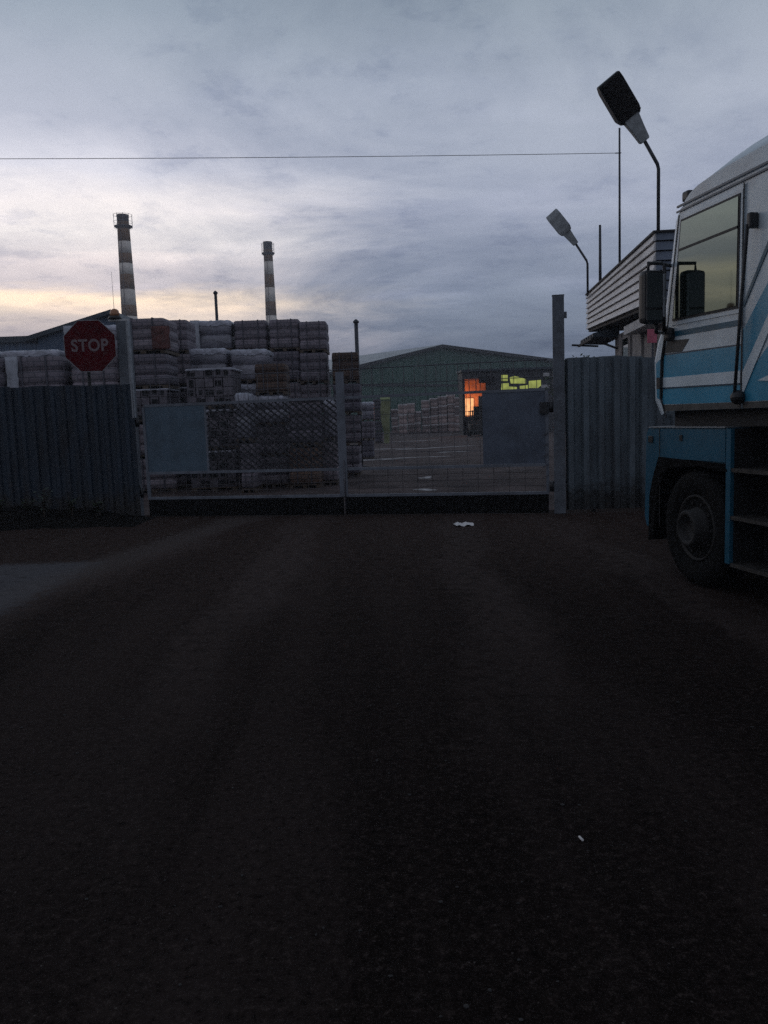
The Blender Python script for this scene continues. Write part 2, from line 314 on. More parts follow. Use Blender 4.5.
def tube(bm, pts, r, n=10, mi=0, cap=True):
    pts = [Vector(p) for p in pts]; rs = r if isinstance(r, (list, tuple)) else [r]*len(pts)
    rings = []
    for i, p in enumerate(pts):
        d = (pts[min(i+1, len(pts)-1)] - pts[max(i-1, 0)]).normalized()
        up = Vector((0,0,1)) if abs(d.z) < .9 else Vector((0,1,0))
        a = d.cross(up).normalized(); b = d.cross(a).normalized()
        rings.append([bm.verts.new(p + (a*math.cos(2*PI*k/n) + b*math.sin(2*PI*k/n))*rs[i]) for k in range(n)])
    for A, B in zip(rings, rings[1:]):
        for k in range(n):
            f = bm.faces.new((A[k], A[(k+1)%n], B[(k+1)%n], B[k])); f.material_index = mi; f.smooth = n > 6
    if cap:
        f = bm.faces.new(rings[0][::-1]); f.material_index = mi
        f = bm.faces.new(rings[-1]); f.material_index = mi
def bar(bm, p, q_, w, t, up=(0,0,1), mi=0):
    """rectangular bar from p to q_: w across 'up', t along the third axis"""
    p = Vector(p); q_ = Vector(q_); d = (q_-p).normalized(); up = Vector(up)
    if abs(d.dot(up)) > .95: up = Vector((0,1,0))
    s = d.cross(up).normalized(); u = s.cross(d).normalized()
    vs = [bm.verts.new(c + s*(a*t/2) + u*(b*w/2)) for c in (p, q_) for a, b in ((-1,-1),(1,-1),(1,1),(-1,1))]
    for idx in ((0,1,2,3),(7,6,5,4),(0,4,5,1),(1,5,6,2),(2,6,7,3),(3,7,4,0)):
        f = bm.faces.new([vs[i] for i in idx]); f.material_index = mi
def prism(bm, poly, vec, mi=0):
    """closed solid: polygon (list of Vector) extruded along vec"""
    A = [bm.verts.new(Vector(p)) for p in poly]; B = [bm.verts.new(Vector(p)+Vector(vec)) for p in poly]
    n = len(A); fs = [bm.faces.new(A), bm.faces.new(B[::-1])]
    for k in range(n): fs.append(bm.faces.new((A[k], B[k], B[(k+1)%n], A[(k+1)%n])))
    for f in fs: f.material_index = mi
    return fs
def lathe(bm, prof, axis='z', n=32, c=(0,0,0), mi=0):
    c = Vector(c); rings = []
    for r, h in prof:
        ring = []
        for k in range(n):
            a = 2*PI*k/n
            v = Vector((r*math.cos(a), r*math.sin(a), h)) if axis == 'z' else Vector((r*math.cos(a), h, r*math.sin(a)))
            ring.append(bm.verts.new(c+v))
        rings.append(ring)
    for A, B in zip(rings, rings[1:]):
        for k in range(n):
            f = bm.faces.new((A[k], A[(k+1)%n], B[(k+1)%n], B[k])); f.material_index = mi; f.smooth = True
    bm.faces.new(rings[0]); bm.faces.new(rings[-1])
def dup(root, loc, rz, scale, label, group=None):
    r = root.copy(); COL.objects.link(r); r.location = loc; r.rotation_euler = (0,0,rz); r.scale = scale; r['label'] = label
    if group: r['group'] = group
    for ch in list(root.children):
        c = ch.copy(); COL.objects.link(c); c.parent = r
    return r

# ------------------------------------------------------------------ ground
bm = bmesh.new()
for v in ((-900,-300,0),(900,-300,0),(900,1800,0),(-900,1800,0)): bm.verts.new(v)
bm.faces.new(bm.verts[:]); struct(link('ground', bm, M['asphalt']))
bm = bmesh.new()
pts = [(-60,13.95),(-4.2,13.95),(2.6,12.6),(4.5,12.6),(9,14.0),(60,14.0),(60,160),(-60,160)]
f = bm.faces.new([bm.verts.new((x,y,.004)) for x,y in pts]); struct(link('yard_ground', bm, M['yard']))
def blob_sheet(name, ctr, rx, ry, z, m, n=40, seed=0, rot=0, amp=.25):
    rr = random.Random(seed); ph = [rr.uniform(0, 6.28) for _ in range(6)]
    bm = bmesh.new(); vs = []
    for k in range(n):
        a = 2*PI*k/n; r = 1 + sum(amp/(j+1)*math.sin((j+2)*a+ph[j]) for j in range(6))
        x, y = rx*r*math.cos(a), ry*r*math.sin(a)
        vs.append(bm.verts.new((ctr[0]+x*math.cos(rot)-y*math.sin(rot), ctr[1]+x*math.sin(rot)+y*math.cos(rot), z)))
    bm.faces.new(vs); return struct(link(name, bm, m))
for i, (px, py, rx, ry, rot) in enumerate([(405,458,1.5,.16,.15),(432,448,2.0,.22,.5),(424,490,.28,.10,0),(425,478,.3,.12,0),(377,460,.9,.14,.2),(415,441,1.6,.25,.3),(388,449,1.4,.16,.1),(395,431,2.2,.5,0),(452,452,.9,.12,.3)]):
    p = gnd(px, py); blob_sheet('pale_streak', (p.x, p.y), rx*.8, ry*1.9, .009, M['palestreak'], seed=i+3, rot=rot, amp=.4)  # flat pale streaks on the yard ground

# dark soil bank at the foot of the left fence
bm = bmesh.new(); nx, ny = 90, 12; g = []
rr = random.Random(4)
for j in range(ny+1):
    row = []
    for i in range(nx+1):
        x = -16 + 12.1*i/nx; v = j/ny
        y = 12.35 + 1.35*v + .10*math.sin(x*2.1)+.05*math.sin(x*5.3)
        h = math.sin(min(1, v*1.25)*PI/2)**1.5*(.22+.05*math.sin(x*1.7)+.03*math.sin(x*6)) + (rr.random()-.5)*.03*(v>0)
        e = max(0, (x+4.9)/.9); h *= max(0, 1-e)
        row.append(bm.verts.new((x, y, h-.01 if v == 0 else h)))
    g.append(row)
for j in range(ny):
    for i in range(nx): bm.faces.new((g[j][i], g[j][i+1], g[j+1][i+1], g[j+1][i]))
struct(link('soil_bank', bm, M['soil'], smooth=True))

# ------------------------------------------------------------------ far chimneys
def chimney(px, top, Y, rad_top, rad_bot, bands, plat, label):
    p = at(px, top, Y); base = Vector((p.x, Y, 0)); H = p.z
    zof = lambda y: at(px, y, Y).z
    t = thing('factory_chimney', label, 'chimney', base)
    edges = [H] + [zof(b) for b in bands] + [0]
    R = lambda z: rad_bot + (rad_top-rad_bot)*z/H
    cols = [M['chg']] + [M['chb'], M['chw']]*10
    for k in range(len(edges)-1):
        z1, z0 = edges[k], edges[k+1]; bm = bmesh.new()
        if k == 0: lathe(bm, [(R(z0)*.97, z0), (R(z0)*.97, z1-.5), (R(z1)*1.06, z1-.4), (R(z1)*1.06, z1), (R(z1)*.8, z1), (R(z1)*.8, z1-1)], n=28)
        else: lathe(bm, [(R(z0), z0), (R(z1), z1)], n=28)
        link('band' if k else 'crown', bm, cols[k], t, smooth=False)
    zp = zof(plat); bm = bmesh.new()
    lathe(bm, [(R(zp), zp-.5), (R(zp)*1.45, zp-.15), (R(zp)*1.45, zp), (R(zp), zp+.01)], n=24)
    link('platform', bm, M['chg'], t)
    bm = bmesh.new(); rr_ = R(zp)*1.55 if Y < 160 else R(zp)*1.4
    for k in range(10):
        a = 2*PI*k/10; c = Vector((rr_*math.cos(a), rr_*math.sin(a), 0)); tube(bm, [c*.75+Vector((0,0,zp-.6)), c+Vector((0,0,zp-.3)), c+Vector((0,0,zp+2.0))], .035, 5)
    for h in (.7, 1.9):
        for k in range(20):
            a, b = 2*PI*k/20, 2*PI*(k+1)/20
            tube(bm, [(rr_*math.cos(a), rr_*math.sin(a), zp+h), (rr_*math.cos(b), rr_*math.sin(b), zp+h)], .03, 4)
    link('railing', bm, M['galv'], t)
    bm = bmesh.new(); a0 = -1.9
    for s in (-.25, .25):
        tube(bm, [((R(0)+.25)*math.cos(a0)+s, (R(0)+.25)*math.sin(a0), 0), ((R(H)+.25)*math.cos(a0)+s, (R(H)+.25)*math.sin(a0), H)], .05, 4)
    link('ladder', bm, M['chg'], t)
chimney(122.5, 215, 150, 1.03, 1.85, [222,242,254,264,275,290,306,317,332,346,362], 226, 'taller nearer banded chimney with railed platform, directly above the stop sign')
chimney(267.5, 242, 178, .92, 1.62, [250,262,275,288,302,316,330,344,358], 253, 'farther thinner banded chimney above the middle of the brick stacks')

# ------------------------------------------------------------------ green hall, far back
def hall():
    ga = math.radians(50); g = Vector((math.sin(ga), math.cos(ga), 0)); a = Vector((-math.cos(ga), math.sin(ga), 0))
    P = at(440, 347, 120); base = Vector((P.x, P.y, 0)); H = P.z
    w = 27.0; eL = H-5.5; wr = 34.0; eR = H-1.95; L = 60
    t = thing('green_hall', 'wide dark green factory hall with shallow gable roof behind the gate', 'hall', base)
    poly = [g*-w, g*-w+Vector((0,0,eL)), Vector((0,0,H)), g*wr+Vector((0,0,eR)), g*wr]
    bm = bmesh.new(); prism(bm, poly, a*L); link('wall', bm, M['hallg'], t)
    bm = bmesh.new()                       # roof slabs, 25 cm proud, overhanging
    for e, zz_ in ((g*-(w+.8), eL), (g*(wr+.8), eR)):
        sl = (H-zz_)/(w if e.dot(g) < 0 else wr); ez = zz_ - .8*sl
        prism(bm, [Vector((0,0,H+.02))-a*.5, e+Vector((0,0,ez+.02))-a*.5, e+Vector((0,0,ez+.35))-a*.5, Vector((0,0,H+.35))-a*.5], a*(L+1))
    link('roof', bm, M['hallroof'], t)
    bm = bmesh.new()
    for e, zz_ in ((g*-(w+.8), eL), (g*(wr+.8), eR)):
        sl = (H-zz_)/(w if e.dot(g) < 0 else wr); ez = zz_ - .8*sl
        prism(bm, [Vector((0,0,H-.15))-a*.55, e+Vector((0,0,ez-.15))-a*.55, e+Vector((0,0,ez+.3))-a*.55, Vector((0,0,H+.3))-a*.55], a*-.12)
    link('verge_trim', bm, M['halltrim'], t)
    bm = bmesh.new(); z = 6.3              # seam halfway up and cladding ribs
    prism(bm, [g*-w+Vector((0,0,z)), g*wr+Vector((0,0,z)), g*wr+Vector((0,0,z+.3)), g*-w+Vector((0,0,z+.3))], a*-.12)
    link('cladding_seam', bm, M['halltrim'], t)
    bm = bmesh.new()
    for k in range(-18, 23):
        x = k*1.45; top = H - 5.5*abs(x)/w if x < 0 else H - 1.95*x/wr
        prism(bm, [g*x, g*(x+.25), g*(x+.25)+Vector((0,0,top-.5)), g*x+Vector((0,0,top-.5))], a*-.06)
    link('cladding_rib', bm, M['hallg'], t)['kind'] = 'stuff'
hall()

# left sheds
def shed_left():
    t = thing('blue_shed', 'long low blue clad shed at the far left behind the brick packs', 'shed', (-34, 62, 0))
    z = at(20, 336, 62).z
    bm = bmesh.new(); box(bm, (-30,0,0), (9,12,z-.5)); link('wall', bm, M['blueshed'], t)
    bm = bmesh.new(); box(bm, (-30.4,-.4,z-.5), (9.4,12.4,z-.05)); link('roof', bm, M['darkroof'], t)
    bm = bmesh.new()
    for k in range(38): box(bm, (-30+k*1.02,-.07,0), (-29.75+k*1.02,0,z-.55))
    link('cladding_rib', bm, M['blueshed'], t)['kind'] = 'stuff'
    P = at(113, 315, 46); E = at(38, 339, 46)
    t = thing('gabled_shed', 'dark gabled shed roof rising behind the stop sign', 'shed', (P.x, 46, 0))
    dx = E.x-P.x; ez = E.z; H = P.z
    bm = bmesh.new(); prism(bm, [Vector((dx,0,0)), Vector((dx,0,ez)), Vector((0,0,H)), Vector((1.2,0,H-1.2)), Vector((1.2,0,0))], (0,14,0)); link('wall', bm, M['blueshed'], t)
    bm = bmesh.new(); s = (H-ez)/(-dx)
    prism(bm, [Vector((0,-.4,H+.02)), Vector((dx-.6,-.4,ez-.6*s+.02)), Vector((dx-.6,-.4,ez-.6*s+.26)), Vector((0,-.4,H+.26))], (0,14.8,0))
    prism(bm, [Vector((0.002,-.4,H+.02)), Vector((0.002,-.4,H+.26)), Vector((1.5,-.4,H-1.24)), Vector((1.5,-.4,H-1.48))], (0,14.8,0))
    link('roof', bm, M['darkroof'], t)
shed_left()

# ------------------------------------------------------------------ brick packs
def banded(bm, x0, x1, y0, y1, z0, z1, bands, bulge=.03, rad=.07):
    """solid stack of rounded layers"""
    zs = []
    h = (z1-z0)/bands
    for b in range(bands):
        for fz, e in ((.01, -.022), (.08, 0), (.5, bulge*.35), (.92, 0), (.99, -.022)): zs.append((z0+h*(b+fz), e))
    rings = []; cx_, cy_ = (x0+x1)/2, (y0+y1)/2
    for z, e in zs:
        a, b_ = (x1-x0)/2+e, (y1-y0)/2+e; ring = []
        for sx, sy, st in ((1,1,0),(-1,1,1),(-1,-1,2),(1,-1,3)):
            for k in range(4):
                an = st*PI/2 + k/3*PI/2
                ring.append(bm.verts.new((cx_+sx*(a-rad)+rad*math.cos(an)+rr.uniform(-1,1)*.006, cy_+sy*(b_-rad)+rad*math.sin(an)+rr.uniform(-1,1)*.006, z)))
        rings.append(ring)
    n = 16
    for A, B in zip(rings, rings[1:]):
        for k in range(n): bm.faces.new((A[k], A[(k+1)%n], B[(k+1)%n], B[k])).smooth = True
    bm.faces.new(rings[0]); bm.faces.new(rings[-1])
def pallet(t):
    bm = bmesh.new()
    for x in (-.5, -.06, .38): box(bm, (x,-.5,0), (x+.12,.5,.07))
    for y in (-.5, -.3, -.1, .1, .3, .42): box(bm, (-.5,y,.07), (.5,y+.08,.095))
    link('wooden_pallet', bm, M['wood'], t)
def proto_wrapped(body, name='brick_pack'):
    t = thing(name, 'x', 'brick pack')
    bm = bmesh.new(); banded(bm, -.49,.49,-.49,.49,.097,.995,3); link('bricks', bm, body, t)
    for s in (-.22, .24):
        bm = bmesh.new(); box(bm, (s-.015,-.515,.10), (s+.015,-.507,1.0)); box(bm, (s-.015,-.515,1.0), (s+.015,.51,1.006)); link('strap', bm, M['strap'], t)
    pallet(t); return t
def proto_film():
    t = thing('wrapped_pack', 'x', 'brick pack')
    bm = bmesh.new(); banded(bm, -.48,.48,-.48,.48,.097,.96,2, .02, .06); link('bricks', bm, M['film'], t)
    bm = bmesh.new(); n = 64; r2 = random.Random(5)   # crumpled cover with an uneven hem
    def ring(s, z, j):
        out = []
        for k in range(n):
            a = 2*PI*k/n; ca, sa = math.cos(a), math.sin(a); mx = max(abs(ca), abs(sa)); e = (1/mx)*.92+.08
            w = s*e + r2.uniform(-j, j)
            out.append(bm.verts.new((w*ca, w*sa, z + r2.uniform(-j, j)*1.2)))
        return out
    rs = [ring(.505, .80, .012), ring(.51, .88, .012), ring(.50, .955, .01), ring(.44, .99, .012), ring(.22, 1.0, .015), ring(.02, 1.0, .002)]
    for k, v in enumerate(rs[0]): v.co.z += .055 - .03*abs(math.sin(k*.41)) - .03*r2.random()
    for A, B in zip(rs, rs[1:]):
        for k in range(n): bm.faces.new((A[k], A[(k+1)%n], B[(k+1)%n], B[k])).smooth = True
    bm.faces.new(rs[-1]); link('plastic_cover', bm, M['cap'], t)
    pallet(t); return t
def proto_blocks():
    t = thing('block_pack', 'x', 'block pack'); r2 = random.Random(9)
    bm = bmesh.new(); bd = bmesh.new()
    nc, nr = 5, 4; w, h = .98/nc, .895/nr
    for i in range(nc):
        for j in range(nr):
            for kf in range(2):
                x0, z0 = -.49+i*w, .1+j*h; jx = r2.uniform(-.01, .01); y0 = -.49+kf*.5+jx
                x1, z1 = x0+w-r2.uniform(.006,.03), z0+h-r2.uniform(.006,.02)
                box(bm, (x0,y0,z0), (x1,y0+.47,z1))
            if r2.random() < .55:
                for f0, f1 in (((.08,.46),(.54,.92)) if r2.random() < .4 else ((r2.uniform(.08,.3), r2.uniform(.6,.92)),)):
                    zl, zh = z0+r2.uniform(.02,.07), z1-r2.uniform(.02,.08); box(bm, (x0+w*f0,-.505,zl), (x0+w*f1,-.485,zh), mi=1)
    link('blocks', bm, [M['blocks'], M['dark']], t); bd.free()
    bm = bmesh.new(); banded(bm, -.5,.5,-.5,.5,.93,.998,1,.01,.03); link('plastic_cover', bm, M['cap'], t)
    pallet(t); return t
P0 = {'g': proto_wrapped(M['brickp']), 'b': proto_wrapped(M['brickb']), 'f': proto_film(), 'h': proto_blocks()}
used = {}
ORD = ['topmost', 'second down', 'third down', 'fourth down', 'fifth down', 'lowest']
GRP = {'g': 'strapped brick packs stacked in the yard', 'b': 'strapped brick packs stacked in the yard', 'f': 'film wrapped packs stacked in the yard', 'h': 'hollow block packs stacked in the yard'}
ADJ = {'g': 'grey strapped brick pack', 'b': 'brown strapped brick pack', 'f': 'film wrapped pack', 'h': 'hollow block pack'}
def column(xl, xr, ytop, Y, kinds, where, depth=1.05, rz=0.0, yref=None):
    """kinds: top to bottom"""
    a = at(xl, ytop, Y); b = at(xr, ytop, Y); H = at((xl+xr)/2, ytop, Y).z; w = abs(b.x-a.x)*.97; n = len(kinds); h = H/n
    out = []
    for i, k in enumerate(kinds):
        z = H-h*(i+1)
        jx = random.uniform(-.045, .045); jr = rz + random.uniform(-.055, .055)
        loc = ((a.x+b.x)/2+jx, Y+depth/2+random.uniform(-.04, .04), z+.004)
        pos = ORD[i] if i < n-1 else ('bottom' if n > 1 else 'single')
        lab = f'{ADJ[k]}, {pos} {where}'
        if n == 1: lab = f'{ADJ[k]} {where}'
        pr = P0[k]; sc = (w, depth, h*.997)
        if k in used: o = dup(pr, loc, jr, sc, lab)
        else: o = pr; o.location = loc; o.rotation_euler = (0,0,jr); o.scale = sc; o['label'] = lab; used[k] = 1
        o['group'] = GRP[k]; out.append(o)
    return out
big = column(119, 166, 318, 18.9, 'gghgg', 'in the big stack beside the left gate post', 1.15)
column(160, 187, 319.5, 20.6, 'gghgg', 'in the stack half behind the big stack', 1.1)
column(189, 231, 320, 23, 'fgggg', 'in the first tall back column with pale corner', 1.1)
column(232, 266, 320, 23.1, 'ggggg', 'in the tall back column left of the far chimney')
column(267, 298, 319, 23, 'ggggg', 'in the tall column directly under the far chimney')
column(299, 327, 321, 22.9, 'ggggg', 'in the rightmost of the tall back columns')
column(330, 358, 352, 22.2, 'bggg', 'in the lower end column beside the green hall')
column(187, 227, 348, 20.7, 'fhhh', 'in the second row column left of the crumpled sheet')
column(184, 233, 368, 18.7, 'hhhh'[:3], 'in the front block column behind the left gate')
column(229, 268, 349, 20.9, 'ffgg', 'in the middle column under crumpled white sheet')
column(252, 284, 363.5, 19.3, 'bfgg', 'in the short front column topped by one brown pack')
column(236, 251, 393, 17.9, 'fg', 'in the narrow low column left of the brown pack', .8)
column(286, 318, 405, 18.6, 'gb', 'in the low pile seen through the gate lattice', 1.0)
column(320, 336, 398, 19.4, 'fg', 'in the low narrow pile behind the gate centre', .8)
# left, above the dark fence
column(-55, -2, 351, 20.8, 'fggg', 'in the column cut by the left picture edge')
column(0, 60, 350, 20.8, 'fggg', 'in the back column at the far left')
column(6, 62, 356, 18.6, 'ggg', 'in the front column at the far left', 1.2)
column(-52, 3, 358, 18.6, 'ggg', 'in the outermost front column on the left', 1.2)
column(63, 117, 325, 21.5, 'fgggg', 'in the column right behind the stop sign', 1.1)
column(66, 112, 353, 18.7, 'ggg', 'in the low column under the stop sign', 1.1)
column(360, 373, 402, 32, 'fgg', 'in the small pale column right of the end column', .9)
column(373, 381, 399, 55, 'gggg', 'in the dark column left of the lime sheet', 1.2)
for o in list(P0.values()):
    pass
# white sheets painting the sky's reflection on three packs' film, and a reddish patch
def sheet_on(o, x0, x1, m, z0=.06, z1=1.0, name='painted_sheen', seed=1, lab=None):
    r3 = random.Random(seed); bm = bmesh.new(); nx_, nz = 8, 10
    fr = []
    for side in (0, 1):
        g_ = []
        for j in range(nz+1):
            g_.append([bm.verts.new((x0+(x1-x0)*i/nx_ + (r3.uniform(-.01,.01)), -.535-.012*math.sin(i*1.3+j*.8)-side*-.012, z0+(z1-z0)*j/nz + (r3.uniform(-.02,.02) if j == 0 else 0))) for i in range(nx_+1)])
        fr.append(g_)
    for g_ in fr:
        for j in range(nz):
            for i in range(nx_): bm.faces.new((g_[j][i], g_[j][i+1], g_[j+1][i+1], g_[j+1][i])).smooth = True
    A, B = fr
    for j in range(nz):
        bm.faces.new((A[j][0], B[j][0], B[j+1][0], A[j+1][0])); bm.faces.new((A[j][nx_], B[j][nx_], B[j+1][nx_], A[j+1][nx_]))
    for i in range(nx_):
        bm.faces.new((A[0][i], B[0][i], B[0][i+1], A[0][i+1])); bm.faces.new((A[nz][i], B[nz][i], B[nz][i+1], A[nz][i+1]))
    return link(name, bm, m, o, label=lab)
def find(lab): return next(o for o in COL.objects if o.get('label') == lab)
sheet_on(find('grey strapped brick pack, topmost in the front column at the far left'), -.50, -.28, M['skysheen'], lab='painted white sky reflection')
sheet_on(find('film wrapped pack, topmost in the column right behind the stop sign'), -.52, -.20, M['skysheen'], seed=2, lab='painted white sky reflection')
sheet_on(find('film wrapped pack, topmost in the first tall back column with pale corner'), -.50, -.28, M['skysheen'], seed=3, lab='painted pale sky reflection')
sheet_on(big[0], .22, .62, M['redpatch'], z0=.10, z1=.75, name='reddish_patch', seed=4, lab='reddish patch')

# far packs: one mesh each
fbm = bmesh.new(); banded(fbm, -.48,.48,-.48,.48,0,.93,2,.02,.05)
for f in fbm.faces: f.material_index = 0
n0 = len(fbm.faces); box(fbm, (-.5,-.5,.86), (.5,.5,1.0), mi=1)
far0 = link('brick_pack', fbm, [M['farp'], M['fart']]); far_used = [0]
def far_col(xl, xr, ytop, Y, n, where):
    a = at(xl, ytop, Y); b = at(xr, ytop, Y); H = at((xl+xr)/2, ytop, Y).z; h = H/n
    for i in range(n):
        o = far0 if not far_used[0] else far0.copy()
        if far_used[0]: COL.objects.link(o)
        far_used[0] = 1
        o.location = ((a.x+b.x)/2, Y+.6, H-h*(i+1)+.004); o.scale = (abs(b.x-a.x)*.94, 1.1, h*.99); o.rotation_euler = (0,0,random.uniform(-.08,.08))
        nm = ('topmost' if i == 0 else 'bottom' if i == n-1 else ORD[i])
        tag(o, f'tiny far pack, {nm} of {where}', 'brick pack', 'far packs in front of the green hall')
fx = [(391,398,409,3,'the first low far column right of the lime sheet'), (398,407,404,3,'the second far column right of the lime sheet'), (407,415,403,3,'the third far column from the lime sheet'),
      (415,421,411,2,'the shortest far column right of the lime sheet'), (421,430,400,4,'the tall far column below the hall ridge'), (430,438,398,4,'the far column just left of the pale pair'),
      (438,447,396,4,'the left one of the pale far pair'), (447,455,394,4,'the right one of the pale far pair'), (455,463,397,4,'the far column beside the orange doorway')]
for xl, xr, yt, n, wh in fx: far_col(xl, xr, yt, 88 + random.uniform(-1, 3), n, wh)

# lime sheet hung over a narrow stack
p = at(385, 395, 54); bm = bmesh.new()
w = .26; prof = []
for j, (z, s) in enumerate([(0, .17), (.8, .20), (1.6, .28), (2.4, .33), (3.0, .33)]):
    prof.append([bm.verts.new((sx*s + .05*math.sin(j*2), sy*.25, z*p.z/3.4)) for sx, sy in ((-1,-1),(-.3,-1.3),(.3,-.9),(1,-1),(1,1),(-1,1))])
for A, B in zip(prof, prof[1:]):
    for k in range(6): bm.faces.new((A[k], A[(k+1)%6], B[(k+1)%6], B[k]))
bm.faces.new(prof[0]); bm.faces.new(prof[-1])
t = thing('lime_bundle', 'tall narrow bundle under pale lime sheet with brighter lime top', 'bundle', (p.x, 54, .004))
link('lime_sheet', bm, M['limewrap'], t)
bm = bmesh.new(); box(bm, (-.33,-.3,3.05*p.z/3.4), (.33,.3,p.z), bev=.06); link('bright_top', bm, M['limetop'], t)

# ------------------------------------------------------------------ workshop with lit doorway and lime windows
def workshop():
    Y = 72; a = at(462, 372, Y); b = at(572, 376, Y); H = a.z
    t = thing('workshop', 'dark workshop with orange lit doorway and lime lit windows', 'building', (a.x, Y, 0))
    L = b.x-a.x; sx = lambda px: at(px, 400, Y).x - a.x; sz = lambda px, py: at(px, py, Y).z
    dx0, dx1 = sx(463), sx(486); dz = sz(470, 379)
    bm = bmesh.new()
    box(bm, (0,0,0), (dx0,.25,H)); box(bm, (dx1,0,0), (L,.25,H)); box(bm, (dx0,0,dz), (dx1,.25,H))
    box(bm, (L-.25,.25,0), (L,3.6,H)); box(bm, (0,.25,0), (.25,3.6,H)); box(bm, (.25,3.35,0), (L-.25,3.6,H))
    link('wall', bm, M['ws'], t)
    bm = bmesh.new(); box(bm, (-.1,-.3,H), (L+.5,3.8,H+.18)); link('roof', bm, M['darkroof'], t)
    bm = bmesh.new(); box(bm, (.26,3.0,0), (dx1+1.2,3.1,H-.1)); link('inner_wall', bm, M['warmwall'], t)
    bm = bmesh.new(); z1 = dz-1.25
    box(bm, (dx0,-.06,z1), (dx1,.02,z1+.18)); box(bm, (dx0+1.15,-.06,z1), (dx0+1.22,.02,dz)); box(bm, (dx0+.62,-.05,0), (dx0+.68,.02,z1)); 
    box(bm, (dx0+1.35,-.1,0), (dx1,.0,z1-.3))
    link('door_frame', bm, M['ws'], t)
    bm = bmesh.new(); box(bm, (dx0-.05,-.35,0), (dx1,-.12,1.62)); box(bm, (dx0+.9,-.33,1.62), (dx1,-.14,2.5)); link('half_door', bm, M['rubber'], t)
    bm = bmesh.new(); box(bm, (dx0+.05,2.6,1.75), (dx0+1.25,2.7,3.3), bev=.03); lo = link('lamp', bm, M['bulb'], t)
    ld = bpy.data.lights.new('lamp_light', 'POINT'); ld.energy = 120; ld.color = (1, .28, .09); ld.shadow_soft_size = .3
    l = bpy.data.objects.new('lamp_light', ld); COL.objects.link(l); l.parent = t; l.location = (dx0+.85, 1.4, 3.0)
    quads = [[(502,375),(508,375),(508,381),(502,381)], [(510,377.5),(515,376),(526,379),(526,383.5),(511,383.5)], [(529,381),(541,380),(541,385.5),(538,388),(529,388)],
             [(502,383.5),(509,383),(509,386.5),(517,387),(517,392),(501,393)], [(520,386),(528,385),(528,389),(536,389.5),(533,391.5),(520,392.5)]]
    for qd in quads:
        bm = bmesh.new(); prism(bm, [Vector((sx(x), -.04, sz(x, y))) for x, y in qd], (0,.035,0)); link('lit_window', bm, M['lime'], t, label='lime lit window')
    bm = bmesh.new(); box(bm, (sx(541),-.3,sz(541,388)), (sx(549),-.1,sz(541,385))); link('pale_board', bm, M['pale'], t)
    bm = bmesh.new(); box(bm, (sx(543),-.3,sz(545,376.5)), (sx(549),-.1,sz(545,373)))
    link('pale_board', bm, M['pale'], t)
    bm = bmesh.new(); box(bm, (sx(479),-.5,sz(485,383)), (sx(494),-.1,sz(485,377))); link('door_canopy', bm, M['rubber'], t)
workshop()
def forklift():
    p = gnd(475, 436); t = thing('forklift', 'small dark forklift parked in front of the orange doorway', 'forklift', (p.x, 66, .004), PI/2)
    bm = bmesh.new(); box(bm, (-.6,-.5,.25), (1.0,.5,1.0), bev=.08); box(bm, (.6,-.5,.9), (1.0,.5,1.25), bev=.08); link('body', bm, M['forklift'], t)
    bm = bmesh.new()
    for x, y in ((-.45,-.45),(-.45,.45),(.7,-.45),(.7,.45)): tube(bm, [(x,y,.9), (x*.8,y,2.0)], .035, 6)
    box(bm, (-.5,-.5,2.0), (.7,.5,2.07)); link('overhead_guard', bm, M['forklift'], t)
    bm = bmesh.new()
    for y in (-.3, .3): box(bm, (-.85,y-.05,.05), (-.72,y+.05,2.1))
    for y in (-.3, .3): box(bm, (-1.8,y-.06,.06), (-.86,y+.06,.10))
    link('mast', bm, M['forklift'], t)
    for x in (-.45, .65):
        for y in (-.5, .5):
            bm = bmesh.new(); lathe(bm, [(.08,-.1),(.25,-.09),(.27,-.05),(.27,.05),(.25,.09),(.08,.1)], axis='y', n=18, c=(x,y,.27)); link('wheel', bm, M['tyre'], t)
forklift()

# yard poles
def pole(px, ytop, Y, r, label):
    p = at(px, ytop, Y); o = thing('steel_pole', label, 'pole', (p.x, Y, 0))
    bm = bmesh.new(); tube(bm, [(0,0,0), (0,0,p.z)], r, 10); link('shaft', bm, M['pole'], o)
    bm = bmesh.new(); lathe(bm, [(r*1.5,p.z),(r*1.5,p.z+.06),(r*.4,p.z+.12)], n=10); link('cap', bm, M['pole'], o)
    bm = bmesh.new(); box(bm, (-r*2.5,-r*2.5,.0), (r*2.5,r*2.5,.03)); link('foot_plate', bm, M['pole'], o)
pole(215.5, 294, 30, .055, 'short dark pole sticking up behind the first tall brick column')
pole(356, 323, 27, .065, 'dark pole rising behind the low end column beside the green hall')

